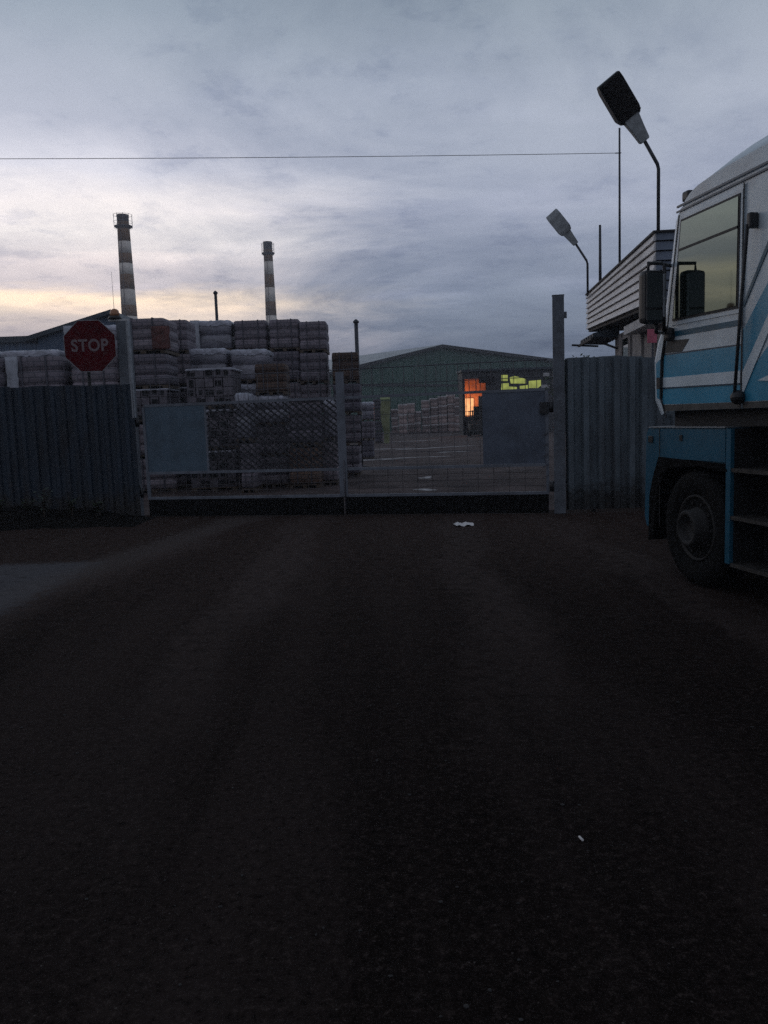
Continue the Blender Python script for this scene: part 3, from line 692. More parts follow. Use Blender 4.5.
# bush behind right fence
def bush(px, ytop, Y, r, label):
    p = at(px, ytop, Y); H = p.z; t = thing('small_tree', label, 'tree', (p.x, Y, 0))
    bm = bmesh.new(); tube(bm, [(0,0,0), (.05,0,H*.3), (-.03,.04,H*.55)], [.14,.10,.06], 8)
    r5 = random.Random(3); brs = []
    for k in range(9):
        a = k*2.4; e = Vector((math.cos(a)*r*.6, math.sin(a)*r*.6, H*(.6+.035*k))); tube(bm, [(0,0,H*(.3+.02*k)), e*.6+Vector((0,0,H*.18)), e], [.05,.035,.015], 6); brs.append(e)
    link('trunk', bm, M['bark'], t)
    bm = bmesh.new()
    for _ in range(2600):
        c = Vector(r5.choice(brs)) + Vector((r5.gauss(0,.3), r5.gauss(0,.3), r5.gauss(0,.22)))*r*.9
        c.z = min(c.z, H); s = r5.uniform(.04,.09); n_ = Vector((r5.gauss(0,1), r5.gauss(0,1), r5.gauss(0,1))).normalized(); a_ = n_.orthogonal().normalized(); b_ = n_.cross(a_)
        bm.faces.new([bm.verts.new(c+a_*s), bm.verts.new(c+b_*s*.5), bm.verts.new(c-a_*s), bm.verts.new(c-b_*s*.5)])
    link('crown', bm, M['leaf'], t)
bush(576, 355, 34, 1.0, 'small bushy tree just showing over the right fence')

# ------------------------------------------------------------------ fences
def corrugated(bm, x0, x1, z0, z1, period, depth, seed, ragged=.01, thick=.004, dip=0):
    r6 = random.Random(seed); prof = []; x = x0
    while x < x1:
        p = period*(1+r6.uniform(-.03,.03)); d = depth*(1+r6.uniform(-.15,.15))
        for fx_, fd in ((0,0),(.12,1),(.46,1),(.58,0)): prof.append((x+p*fx_, fd*d))
        x += p
    prof.append((x, 0)); k_ = (x1-x0)/(x-x0); prof = [(x0+(a_-x0)*k_, b_) for a_, b_ in prof]
    rows = []
    for side in (0, thick):
        for z in (z0, (z0+z1)/2, z1):
            rows.append([bm.verts.new((px, -d_+side + (r6.uniform(-.006,.006) if 0 else 0), z + (.012*math.sin(px*3.1)+ragged*math.sin(px*11)*.6 if z == z1 else 0))) for px, d_ in prof])
    for a, b in ((0,1),(1,2),(3,4),(4,5)):
        for k in range(len(prof)-1): bm.faces.new((rows[a][k], rows[a][k+1], rows[b][k+1], rows[b][k]))
    for k in range(len(prof)-1):
        bm.faces.new((rows[2][k], rows[2][k+1], rows[5][k+1], rows[5][k])); bm.faces.new((rows[0][k], rows[0][k+1], rows[3][k+1], rows[3][k]))
    return bm
def fence_left():
    t = thing('metal_fence', 'dark navy corrugated metal fence left of the gate under the stop sign', 'fence', (-4.15, 13.6, 0))
    for k in range(6):
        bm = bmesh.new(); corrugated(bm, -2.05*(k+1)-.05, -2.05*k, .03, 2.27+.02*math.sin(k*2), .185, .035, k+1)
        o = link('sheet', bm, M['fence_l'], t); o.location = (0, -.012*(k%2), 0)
    bm = bmesh.new()
    for z in (.5, 1.9): box(bm, (-12.2,.02,z), (0,.06,z+.05))
    link('rail', bm, M['chassis'], t)
    for k in range(6):
        bm = bmesh.new(); box(bm, (-2.05*k-.3,.065,0), (-2.05*k-.24,.125,2.2)); link('fence_post', bm, M['chassis'], t)
fence_left()
def fence_right():
    A = Vector((2.80, 12.20, 0)); B = Vector((9.4, 11.9, 0)); L = (B-A).length; an = math.atan2(B.y-A.y, B.x-A.x)
    t = thing('metal_fence', 'pale grey ribbed metal fence between the gate post and the lorry', 'fence', A, an)
    n = 6; seg = L/n
    for k in range(n):
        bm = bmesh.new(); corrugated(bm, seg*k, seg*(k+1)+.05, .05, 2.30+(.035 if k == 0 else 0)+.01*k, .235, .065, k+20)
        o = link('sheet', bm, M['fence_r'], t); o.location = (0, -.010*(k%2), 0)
    bm = bmesh.new()
    for z in (.45, 1.95): box(bm, (0,.02,z), (L,.06,z+.05))
    link('rail', bm, M['chassis'], t)
    for k in range(5):
        bm = bmesh.new(); box(bm, (.4+k*1.5,.065,0), (.46+k*1.5,.125,2.2)); link('fence_post', bm, M['chassis'], t)
fence_right()

# gate posts
pR = at(556.5, 297, 12.3)
t = thing('gate_post', 'tall square blue grey steel post at the right end of the gate', 'gate post', (pR.x, 12.2, 0), -.2, 'gate posts')
bm = bmesh.new(); box(bm, (-.085,-.085,0), (.085,.085,pR.z), bev=.006); link('shaft', bm, M['post'], t)
bm = bmesh.new(); box(bm, (.085,-.04,pR.z-.33), (.125,.02,pR.z-.24)); link('bracket', bm, M['post'], t)
bm = bmesh.new(); box(bm, (-.09,-.09,pR.z), (.09,.09,pR.z+.008)); link('cap', bm, M['post'], t)
for z in (.42, 1.62):
    bm = bmesh.new(); tube(bm, [(-.12,-.06,z-.08), (-.12,-.06,z+.08)], .035, 10); box(bm, (-.12,-.075,z-.05), (-.084,-.045,z+.05)); link('hinge', bm, M['black'], t)
pL = at(123, 321, 13.66)
GLx = pL.x
t = thing('gate_post', 'left gate post with pale edge and amber beacon', 'gate post', (GLx, 13.72, 0), -.2, 'gate posts')
bm = bmesh.new(); box(bm, (-.10,-.10,0), (.075,.10,pL.z), bev=.006); link('shaft', bm, M['post'], t)
bm = bmesh.new(); box(bm, (.078,-.105,1.7), (.115,-.03,pL.z)); link('edge_angle', bm, M['galv'], t, label='pale edge angle')  # pale strip along the right edge of the post
for z in (.42, 1.62):
    bm = bmesh.new(); tube(bm, [(.14,-.05,z-.08), (.14,-.05,z+.08)], .03, 10); box(bm, (.076,-.065,z-.05), (.14,-.035,z+.05)); link('hinge', bm, M['black'], t)
# beacon on a little arm on top of the post
pb = at(115, 320, 13.7); 
b = thing('beacon_lamp', 'small amber warning beacon with thin aerial above the left gate post', 'beacon', (GLx-.15, 13.72, pL.z+.035))
bm = bmesh.new(); lathe(bm, [(.10,0),(.115,.01),(.10,.05),(.075,.06)], n=20); link('base', bm, M['black'], b)
bm = bmesh.new(); lathe(bm, [(.074,.06),(.078,.10),(.066,.15),(.03,.175),(.005,.18)], n=20); link('lens', bm, M['amber'], b)
bm = bmesh.new(); tube(bm, [(-.005,.0,.17), (-.005,0,.78)], [.004,.0025], 6); link('aerial', bm, M['galv'], b)
bm = bmesh.new(); box(bm, (-.10,-.05,-.03), (.22,.05,-.001)); link('bracket', bm, M['pale'], b)

# ------------------------------------------------------------------ the gate: two leaves
GL = Vector((GLx+.20, 13.68, 0)); GR = Vector((pR.x-.14, 12.20, 0)); gd = (GR-GL).normalized(); gang = math.atan2(gd.y, gd.x); GW = (GR-GL).length
def sg(px):   # distance along the gate line for a picture column
    o = Vector((0,0,EYE)); d = cf + cr*((px-384)/FPX) + cu*((512-440)/FPX)
    nrm = Vector((-gd.y, gd.x, 0)); k = (GL-o).dot(nrm)/d.dot(nrm); return ((o+d*k)-GL).dot(gd)
mid = sg(342)
def leaf(x0, x1, right, label):
    t = thing('gate_leaf', label, 'gate', GL, gang, 'leaves of the yard gate')
    bt, mr, tr, tp = .30, .73, 1.87, 2.34
    bm = bmesh.new(); w = .045
    box(bm, (x0,-.022,bt), (x0+w,.022,tr if not right else 1.87)); box(bm, (x1-w,-.022,bt), (x1,.022,tr))
    for z in (bt, mr, tr): box(bm, (x0+w,-.02,z), (x1-w,.02,z+.042))
    link('frame', bm, M['gate'], t)
    bm = bmesh.new()                                   # thin top rods
    n = int((x1-x0)/.17)
    for k in range(1, n): tube(bm, [(x0+(x1-x0)*k/n,0,tr+.04), (x0+(x1-x0)*k/n,0,tp)], .0055, 5)
    for z in (2.08, 2.335): tube(bm, [(x0+.02,.008,z), (x1-.02,.008,z)], .009 if z > 2.2 else .006, 6)
    link('top_rods', bm, M['wire'], t)
    bm = bmesh.new(); box(bm, (x0+.01,-.012,.012), (x1-.01,.012,bt-.004)); link('bottom_flap', bm, M['rubber'], t, label='black flap closing the gap under the gate')
    bm = bmesh.new()
    for k in range(1, int((x1-x0)/.24)): tube(bm, [(x0+.24*k,.0,bt+.04), (x0+.24*k,.0,mr)], .005, 5)
    for k in range(1, 4): tube(bm, [(x0+.03,.007,bt+.04+.10*k), (x1-.03,.007,bt+.04+.10*k)], .005, 5)
    link('lower_wire_mesh', bm, M['rust'], t)
    if not right:
        pe = sg(206); bm = bmesh.new(); box(bm, (x0+w+.002,-.012,mr+.044), (pe,-.006,tr-.002)); link('sheet_panel', bm, M['panel_l'], t, label='solid blue sheet panel')
        bm = bmesh.new(); box(bm, (pe+.003,-.018,mr+.044), (pe+.03,.018,tr-.002)); link('mullion', bm, M['gate'], t)
        bm = bmesh.new(); a0, a1, z0, z1 = pe+.035, x1-w-.004, mr+.046, tr-.004; sp = .125      # diamond lattice, clipped to its field
        for s_ in (1, -1):
            c = -4.0
            while c < 8:
                # line z = z0 + s*(x-c)*.8
                pts_ = []
                for xx in (a0, a1):
                    z = z0 + s_*(xx-c)*.8
                    if z0 <= z <= z1: pts_.append((xx, z))
                for zz_ in (z0, z1):
                    xx = c + (zz_-z0)/(.8*s_)
                    if a0 < xx < a1: pts_.append((xx, zz_))
                if len(pts_) >= 2 and (Vector(pts_[0])-Vector(pts_[1])).length > .03:
                    yy = -.004 if s_ > 0 else .006
                    bar(bm, (pts_[0][0],yy,pts_[0][1]), (pts_[1][0],yy,pts_[1][1]), .030 if s_ < 0 else .014, .006, up=(0,1,0) if 0 else (0,0,1))
                c += sp
        link('lattice', bm, M['lattice'], t)
    else:
        pe = sg(483); bm = bmesh.new(); box(bm, (pe,-.012,mr+.044), (x1-w-.002,-.006,tr+.02)); link('sheet_panel', bm, M['panel_r'], t, label='solid grey blue sheet panel')
        bm = bmesh.new()
        k = x0+.2
        while k < pe: tube(bm, [(k,0,mr+.04), (k,0,tr)], .0035, 5); k += .2
        for z in (1.0, 1.3, 1.6): tube(bm, [(x0+.04,.006,z), (pe,.006,z)], .0035, 5)
        link('wire_mesh', bm, M['wire'], t)
        bm = bmesh.new(); box(bm, (x1-.13,-.07,1.52), (x1-.01,-.03,1.70), bev=.006); link('lock_box', bm, M['black'], t)
        bm = bmesh.new()
        for q_ in range(5): bar(bm, (x1-.10,-.045,.55+.16*q_), (x1-.01,-.045,.60+.16*q_), .012, .012)
        link('hooks', bm, M['wire'], t)
leaf(.02, mid, False, 'left gate leaf with diamond lattice and solid blue sheet')
leaf(mid+.015, GW-.02, True, 'right gate leaf with open wires and solid sheet at its right end')
# wide centre upright (closing stile) with bolt
t = thing('centre_stile', 'wide flat upright where the two gate leaves meet', 'gate stile', GL + gd*(mid+.01), gang)
bm = bmesh.new(); box(bm, (-.07,-.034,.31), (.065,-.025,2.30)); link('flat_bar', bm, M['gate'], t)
bm = bmesh.new(); tube(bm, [(.02,-.045,.04), (.02,-.045,.9)], .012, 8); box(bm, (.0,-.05,.55), (.04,-.034,.60)); link('drop_bolt', bm, M['wire'], t)

# ------------------------------------------------------------------ stop sign
def stop_sign():
    Y = 13.45; c = at(90, 346, Y); post = at(82, 360, 13.76)
    t = thing('stop_sign', 'red octagonal stop sign with white letters above the dark fence', 'road sign', (c.x, Y, 0), .06)
    R = .455; A = PI/8
    bm = bmesh.new(); prism(bm, [Vector((R*math.cos(A+k*PI/4), 0, c.z+R*math.sin(A+k*PI/4))) for k in range(8)], (0,.006,0)); plate = link('plate', bm, M['galv'], t)
    bm = bmesh.new(); R2 = R-.012; prism(bm, [Vector((R2*math.cos(A+k*PI/4), -.004, c.z+R2*math.sin(A+k*PI/4))) for k in range(8)], (0,.0035,0)); face = link('red_face', bm, M['signred'], t)
    cv = bpy.data.curves.new('letters', 'FONT'); cv.body = 'STOP'; cv.align_x = 'CENTER'; cv.align_y = 'CENTER'; cv.size = .36; cv.extrude = .002; cv.offset = .010; cv.space_character = 1.08
    to = bpy.data.objects.new('tmp', cv); COL.objects.link(to); bpy.context.view_layer.update()
    me = bpy.data.meshes.new_from_object(to.evaluated_get(bpy.context.evaluated_depsgraph_get())); bpy.data.objects.remove(to)
    me.materials.clear(); me.materials.append(M['signwhite'])
    xs = [v.co.x for v in me.vertices]; zs = [v.co.y for v in me.vertices]; w = max(xs)-min(xs); h = max(zs)-min(zs); xc = (max(xs)+min(xs))/2; zc = (max(zs)+min(zs))/2
    for v in me.vertices: v.co = Vector(((v.co.x-xc)*.60/w, -.0065+v.co.z*.5, c.z+.012+(v.co.y-zc)*.205/h))
    o = bpy.data.objects.new('lettering', me); COL.objects.link(o); o.parent = t; o['label'] = 'white letters STOP'
    bm = bmesh.new(); tube(bm, [(-.14,.30,0), (-.14,.30,c.z+.35)], .03, 12); link('post', bm, M['chassis'], t)
    bm = bmesh.new()
    for z in (-.2, .2): box(bm, (-.2,.007,c.z+z-.02), (.2,.03,c.z+z+.02)); box(bm, (-.16,.031,c.z+z-.015), (-.12,.28,c.z+z+.015))
    link('bracket', bm, M['galv'], t)
stop_sign()

# ------------------------------------------------------------------ gatehouse booth on the right
BA = Vector((at(656, 232, 15).x, 15, 0)); BB = Vector((at(587.5, 290, 22.4).x, 22.4, 0))
bdir = (BB-BA).normalized(); bang = math.atan2(bdir.y, bdir.x) - PI/2; BL = (BB-BA).length
def booth():
    t = thing('gatehouse', 'gatehouse with white slatted parapet behind the right fence', 'building', BA, bang)
    zt, zb = at(656, 232, 15).z, at(656, 303, 15).z+.03; Wd = 4.2; n = 7; h = (zt-zb)/n
    bm = bmesh.new()
    for k in range(n):                                   # lapped boards on the long side
        A_ = [bm.verts.new(v) for v in ((0,0,zb+h*k+.022), (-.055,0,zb+h*k+.022), (-.012,0,zb+h*k+h), (0,0,zb+h*k+h))]
        zf = zb+.28; hf = (zt-zf)/n
        B_ = [bm.verts.new(v) for v in ((0,BL,zf+hf*k+.022), (-.055,BL,zf+hf*k+.022), (-.012,BL,zf+hf*k+hf), (0,BL,zf+hf*k+hf))]
        bm.faces.new(A_); bm.faces.new(B_[::-1])
        for i_ in range(4): bm.faces.new((A_[i_], B_[i_], B_[(i_+1)%4], A_[(i_+1)%4]))
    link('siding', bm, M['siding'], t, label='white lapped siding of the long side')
    bm = bmesh.new()
    for k in range(n):
        z = zb+h*k
        prism(bm, [Vector((0,-.002,z+.022)), Vector((0,-.05,z+.022)), Vector((0,-.012,z+h)), Vector((0,-.002,z+h))], (Wd,0,0))
    link('siding', bm, M['siding_shaded'], t, label='end side siding with its shade painted in')
    bm = bmesh.new(); prism(bm, [Vector((.001,0,zb)), Vector((.001,0,zt-.12)), Vector((.001,BL,zt-.12)), Vector((.001,BL,zb+.28))], (Wd,0,0)); link('parapet_core', bm, M['chassis'], t)
    bm = bmesh.new(); box(bm, (-.06,-.055,zt-.02), (.03,BL+.02,zt+.02)); box(bm, (.031,-.055,zt-.02), (Wd,.03,zt+.02)); link('coping', bm, M['chassis'], t)
    bm = bmesh.new(); prism(bm, [Vector((.02,.02,zb-.06)), Vector((.02,.02,zb-.003)), Vector((.02,BL-.02,zb+.277)), Vector((.02,BL-.02,zb+.22))], (Wd-.04,0,0)); link('soffit', bm, M['chassis'], t)
    x0 = .42; y1 = BL-1.6
    bm = bmesh.new(); box(bm, (x0,.5,0), (Wd-.3,y1,zb-.062))
    for y in (1.6, 2.75, 3.9, 4.9): box(bm, (x0-.05,y,0), (x0-.001,y+.07,zb-.11))
    link('wall', bm, M['booth'], t)
    w_ = link('window', (lambda b_: (box(b_, (x0-.03,4.1,2.75), (x0-.012,4.75,3.25)), b_)[1])(bmesh.new()), M['glass'], t)
    bm = bmesh.new()
    for z in (2.70, 3.25): box(bm, (x0-.05,4.02,z), (x0-.002,4.85,z+.05))
    for y in (4.02, 4.78): box(bm, (x0-.05,y,2.751), (x0-.002,y+.07,3.249))
    link('frame', bm, M['booth'], w_)
    bm = bmesh.new(); box(bm, (x0-.35,.9,zb-.30), (x0-.02,3.1,zb-.12)); link('light_box', bm, M['pale'], t, label='pale box under the soffit')
    # corrugated awning tilting down off the far end
    bm = bmesh.new()
    for k in range(6):
        y0 = BL-2.0+k*.36
        prism(bm, [Vector((.45,y0,zb-.14)), Vector((-.20,y0,zb-.10)), Vector((-.20,y0,zb+.0)), Vector((.45,y0,zb+.14))], (0,.20,0))
        prism(bm, [Vector((.45,y0+.2,zb-.09)), Vector((-.12,y0+.2,zb-.05)), Vector((-.12,y0+.2,zb+.01)), Vector((.45,y0+.2,zb+.12))], (0,.16,0))
    link('awning', bm, M['darkroof'], t)
    bm = bmesh.new(); bar(bm, (-.22,BL-2.0,zb-.13), (-.22,BL+.15,zb-.13), .06, .06); bar(bm, (-.20,BL-1.9,zb-.14), (.42,BL-1.9,zb-.40), .05, .05); bar(bm, (-.42,BL+.1,zb-.10), (.3,BL+.1,zb-.16), .05, .04); link('awning_bracket', bm, M['chassis'], t)
    return zt
BZ = booth()
pk = at(652, 336, 14.4)
o = thing('pink_notice', 'small pink plate on a short post behind the lorry mirror', 'notice', (pk.x, 14.4, 0))
bm = bmesh.new(); box(bm, (-.085,-.01,pk.z-.12), (.085,.0,pk.z+.12), bev=.003); link('plate', bm, M['pink'], o)
bm = bmesh.new(); tube(bm, [(.02,.02,0), (.02,.02,pk.z+.1)], .02, 8); link('post', bm, M['pole'], o)

# masts on the booth roof
roofz = BZ-.12
def mast(px, ytop, Y, r, label, name='mast'):
    p = at(px, ytop, Y); o = thing(name, label, 'mast', (p.x, Y, roofz))
    bm = bmesh.new(); tube(bm, [(0,0,0), (0,0,p.z-roofz)], [r, r*.75], 8); link('tube', bm, M['pole'], o)
    bm = bmesh.new(); box(bm, (-.08,-.08,0), (.08,.08,.02)); link('foot_plate', bm, M['pole'], o)
    return p, o
pm, om = mast(619.5, 128, 19.5, .030, 'tall thin mast holding the overhead wire behind the gatehouse parapet')
bm = bmesh.new(); wz = at(619.5, 153, 19.5).z-roofz; tube(bm, [(-.10,0,wz), (.04,0,wz)], .012, 6); link('wire_hook', bm, M['pole'], om)
p2, o2 = mast(600, 225, 21.3, .042, 'shorter thicker mast on the gatehouse roof between both lamps')

wa = at(619.5, 153, 19.5); wb = at(0, 151, 18.5); wdir = (wb-wa); we = wa + wdir*2.6
we.z = wa.z + (wb.z-wa.z)*2.6
bm = bmesh.new(); pts = []
for k in range(61):
    f_ = k/60; p = wa.lerp(we, f_); p.z -= .35*4*f_*(1-f_)*.5; pts.append(p)
tube(bm, pts, .0065, 6); tag(link('overhead_wire', bm, M['pole']), 'thin dark wire running across the sky from the tall mast', 'wire')

# roof lamps
def lamp(base_px, Y, bend, neck, tip, hw, hl, ndir, label, toward=.45, m_top=None):
    b0 = at(*base_px, Y); b0.z = roofz; pb_ = at(*bend, Y)
    t = thing('roof_lamp', label, 'lamp', (pb_.x, Y, roofz), 0, 'lamps on the gatehouse roof')
    O = Vector((pb_.x, Y, roofz)); loc = lambda v: v - O
    L_ = (at(*tip, Y)-at(*bend, Y)).length
    pn = at(*neck, Y-toward*(at(*neck, Y)-pb_).length/L_*.9); ptip = at(*tip, Y-toward)
    bm = bmesh.new(); tube(bm, [(0,0,0), loc(pb_)-Vector((0,0,.05)), loc(pb_)+(loc(pn)-loc(pb_))*.08, loc(pn)], .032*Y/15 if Y < 20 else .03, 10); link('pole', bm, M['pole'], t)
    ax = (ptip-pn).normalized(); nn = Vector(ndir); nn = (nn - ax*nn.dot(ax)).normalized(); sd_ = ax.cross(nn)
    tot = (ptip-pn).length
    def ring(s, w, h0, h1): return [loc(pn)+ax*s+sd_*a*w/2+nn*b_ for a, b_ in ((-1,h0),(1,h0),(1,h1),(-1,h1))]
    def loft(name, secs, m):
        bm = bmesh.new(); R_ = [[bm.verts.new(v) for v in s] for s in secs]
        for A, B in zip(R_, R_[1:]):
            for k in range(4): bm.faces.new((A[k], A[(k+1)%4], B[(k+1)%4], B[k]))
        bm.faces.new(R_[0]); bm.faces.new(R_[-1])
        bmesh.ops.bevel(bm, geom=bm.edges[:], offset=.012, segments=2, affect='EDGES')
        return link(name, bm, m, t)
    nk = tot-hl
    loft('neck', [ring(-.02, hw*.42, -.05, .05), ring(nk*.5, hw*.52, -.07, .06), ring(nk+.03, hw*.68, -.09, .055)], M['lampgrey'])
    loft('housing', [ring(nk-.03, hw*.8, -.11, .045), ring(nk+.08, hw, -.15, .05), ring(tot-.12, hw, -.14, .05), ring(tot, hw*.95, -.09, .045)], m_top or M['lampgrey'])
    bm = bmesh.new(); A = ring(nk+.01, hw*.9, .052, .085); B = ring(tot-.03, hw*.86, .052, .085); R_ = [[bm.verts.new(v) for v in s] for s in (A, B)]
    for k in range(4): bm.faces.new((R_[0][k], R_[0][(k+1)%4], R_[1][(k+1)%4], R_[1][k]))
    bm.faces.new(R_[0]); bm.faces.new(R_[1]); bmesh.ops.bevel(bm, geom=bm.edges[:], offset=.012, segments=2, affect='EDGES'); link('lens', bm, M['lens'], t)
lamp((658,230), 15.4, (658.5,166), (644,140), (608,79), .46, .78, (.12,-1,-.35), 'large near lamp with black lens tilted over the gatehouse corner', m_top=M['black'])
lamp((587,280), 21.8, (587.5,262), (575.5,243.5), (551,213), .36, .62, (.5,.9,-.2), 'smaller far lamp with pale grey back at the gatehouse far end', .2)

# ------------------------------------------------------------------ lorry
def lorry():
    P = gnd(705, 590); an = math.radians(-10)      # heading: local +y = forward, local +x = towards its right side; local x=0 is the left flank
    t = thing('lorry', 'white and teal lorry with flat sided cab parked at the right', 'lorry', (P.x, P.y, 0), math.radians(10))
    Wd = 2.5
    V = lambda x, s, z: Vector((x, s, z))
    # cab shell: side outline lofted across the width with rounded corners
    prof = [(-1.45,1.50),(.72,1.50),(.80,1.47),(.90,1.60),(.92,1.95),(.86,2.12),(.76,2.25),(.56,3.12),(.50,3.20),(-1.45,3.20)]
    bm = bmesh.new()
    secs = [(0,-.10),( .025,-.03),(.09,.0),(Wd/2,.05),(Wd-.09,0),(Wd-.025,-.03),(Wd,-.10)]
    rings = [[bm.verts.new(V(x, s+(d if s > .3 else 0), z)) for s, z in prof] for x, d in secs]
    n = len(prof)
    for A, B in zip(rings, rings[1:]):
        for k in range(n): bm.faces.new((A[k], A[(k+1)%n], B[(k+1)%n], B[k]))
    bm.faces.new(rings[0][::-1]); bm.faces.new(rings[-1])
    cab = link('cab', bm, M['twhite'], t)
    # roof dome
    bm = bmesh.new(); R_ = []
    prr = [(-1.44,.0),(-1.42,.32),(-1.1,.37),(-.6,.37),(-.25,.355),(.0,.33),(.18,.285),(.30,.21),(.375,.11),(.41,.0)]
    for j in range(13):
        u = j/12*2-1; x = Wd/2+u*(Wd/2-.012); e = (1-abs(u)**4.5)**.55
        R_.append([bm.verts.new(V(x, s, 3.203+z*(.45+.55*e) if j not in (0,12) else 3.203+z*.40)) for s, z in prr])
    for A, B in zip(R_, R_[1:]):
        for k in range(len(prr)-1): bm.faces.new((A[k], A[k+1], B[k+1], B[k])).smooth = True
        bm.faces.new((A[0], B[0], B[-1], A[-1]))
    bm.faces.new(R_[0]); bm.faces.new(R_[-1])
    link('roof', bm, M['twhite'], t)
    bm = bmesh.new(); box(bm, (-.012,-1.44,3.165), (-.002,.47,3.18)); box(bm, (-.014,-1.44,3.205), (-.0,.46,3.222)); link('roof_gutter', bm, M['tline'], t)
    E = -.004
    def flat(name, pts_, m, th=.004, off=0.0, parent=t, lab=None):
        bm = bmesh.new(); prism(bm, [V(-off-.001, s, z) for s, z in pts_], (-th,0,0)); return link(name, bm, m, parent, label=lab)
    # white door, gasket, glass
    door = flat('door', [(.68,1.58),(.66,1.95),(.60,2.20),(.415,3.14),(-.47,3.14),(-.47,1.50),(.64,1.50)], M['twhite'], .010)
    fl = lambda name, pts_, m, th, off, lab=None: flat(name, pts_, m, th, off, door, lab)
    fl('door_seam', [(-.475,1.50),(-.463,1.50),(-.463,3.15),(-.475,3.15)], M['gasket'], .004, .0102)
    fl('door_seam', [(.693,1.60),(.68,1.60),(.66,1.95),(.60,2.2),(.415,3.14),(.43,3.14),(.613,2.2),(.673,1.95)], M['gasket'], .004, .0102)
    fl('window_frame', [(.53,2.235),(-.455,2.215),(-.462,3.11),(.385,3.115)], M['twhite'], .008, .0102)
    fl('window_gasket', [(.50,2.27),(-.43,2.25),(-.44,3.085),(.375,3.09)], M['gasket'], .006, .0186)
    gl = fl('window_glass', [(.478,2.29),(-.412,2.27),(-.422,3.065),(.358,3.07)], M['glass'], .004, .0250)
    bm = bmesh.new(); prism(bm, [V(-.0295, .418,2.66+.085), V(-.0295,-.39,2.66+.085), V(-.0295,-.39,2.66+.105), V(-.0295,.414,2.66+.105)], (-.004,0,0)); link('window_bar', bm, M['gasket'], gl) if 0 else bm.free()
    bm = bmesh.new(); prism(bm, [V(-.0295, .40,2.835), V(-.0295,-.42,2.835), V(-.0295,-.42,2.855), V(-.0295,.396,2.855)], (-.004,0,0)); link('window_bar', bm, M['gasket'], door)
    # coloured bands on the door and front corner
    fl('stripe', [(.585,2.14),(-.455,2.12),(-.455,2.165),(.575,2.185)], M['tblue'], .003, .0102, 'thin blue stripe under the window')
    fl('stripe', [(.665,1.71),(-.46,1.69),(-.46,1.785),(.665,1.795)], M['twhite'], .003, .0142, 'white stripe')
    fl('stripe', [(.66,1.795),(-.46,1.785),(-.46,1.97),(.655,1.99)], M['tteal'], .003, .0102, 'upper teal stripe')
    fl('stripe', [(.68,1.56),(-.46,1.55),(-.46,1.688),(.665,1.705)], M['tteal'], .003, .0102, 'lower teal stripe')
    fl('stripe', [(.655,1.992),(-.46,1.972),(-.46,1.984),(.655,2.004)], M['tline'], .003, .0102, 'dark line')
    fl('stripe', [(.665,1.699),(-.46,1.681),(-.46,1.692),(.665,1.710)], M['tline'], .003, .0172, 'dark line')
    fl('dark_patch', [(.645,2.01),(.60,2.115),(.25,2.095),(.36,2.0)], M['grime_and_patch'], .003, .0102, 'dark patch')  # grey-brown patch near the front edge of the door
    fl('sill', [(.66,1.50),(-.46,1.50),(-.46,1.548),(.68,1.556)], M['grime_and_patch'], .004, .0102, 'grimy sill')
    nrm = Vector((-1,0,0))
    Pw = Vector((P.x,P.y,0)); fw = Vector((math.sin(-math.radians(10)), math.cos(math.radians(10)), 0)); nl = Vector((-fw.y, fw.x, 0))
    def sz(px, py):
        o = Vector((0,0,EYE)); d = cf + cr*((px-384)/FPX) + cu*((512-py)/FPX); k = (Pw-o).dot(nl)/d.dot(nl); h_ = o+d*k; return ((h_-Pw).dot(fw), h_.z)
    def lerp_s(a, b, s): f_ = (s-a[0])/(b[0]-a[0]); return (s, a[1]+(b[1]-a[1])*f_)
    # rear quarter behind the door: diagonals rising to the rear
    def diag(a1, a2, b1, b2, m, off, lab, s_end=-1.40):
        A1, A2, B1, B2 = sz(*a1), sz(*a2), sz(*b1), sz(*b2)
        c1 = [lerp_s(A1, A2, -.48), lerp_s(A1, A2, s_end)]; c2 = [lerp_s(B1, B2, s_end), lerp_s(B1, B2, -.48)]
        pts_ = [(s, max(1.552, min(3.15, z))) for s, z in c1+c2]
        flat('stripe', pts_, m, .004, off, lab=lab)
    flat('stripe', [(-.48,1.552),(-1.42,1.552),(-1.42,2.35),(-1.0,2.05),(-.75,1.93),(-.48,1.69)], M['tteal'], .003, .0, lab='teal rear quarter')
    diag((741,311),(768,243),(741,316),(768,251), M['tblue'], .0035, 'thin blue diagonal stripe', -1.0)
    diag((741,336),(768,284),(745,369),(768,318), M['tteal'], .0035, 'teal diagonal stripe', -.98)
    diag((745,369),(768,318),(747,387),(768,336), M['twhite'], .0072, 'white diagonal stripe', -1.1)
    flat('stripe', [(-.66,1.70),(-.82,1.74),(-1.42,2.2),(-1.42,2.02),(-.90,1.68)], M['twhite'], .0040, .0078, lab='white rear diagonal')
    flat('sill', [(-.48,1.50),(-1.42,1.50),(-1.42,1.548),(-.48,1.548)], M['grime_and_patch'], .004, .0)
    # front corner teal (below screen), wraps the corner
    bm = bmesh.new(); prism(bm, [V(-.003,.72,1.60), V(-.003,.79,1.62), V(-.003,.81,1.93), V(-.003,.70,1.98)], (-.003,0,0)); link('stripe', bm, M['tteal'], t, label='teal front corner')
    bm = bmesh.new(); prism(bm, [V(.12,.965,1.62), V(Wd-.12,.965,1.62), V(Wd-.12,.985,1.92), V(.12,.985,1.92)], (0,.01,0)); link('grille_panel', bm, M['tteal'], t)
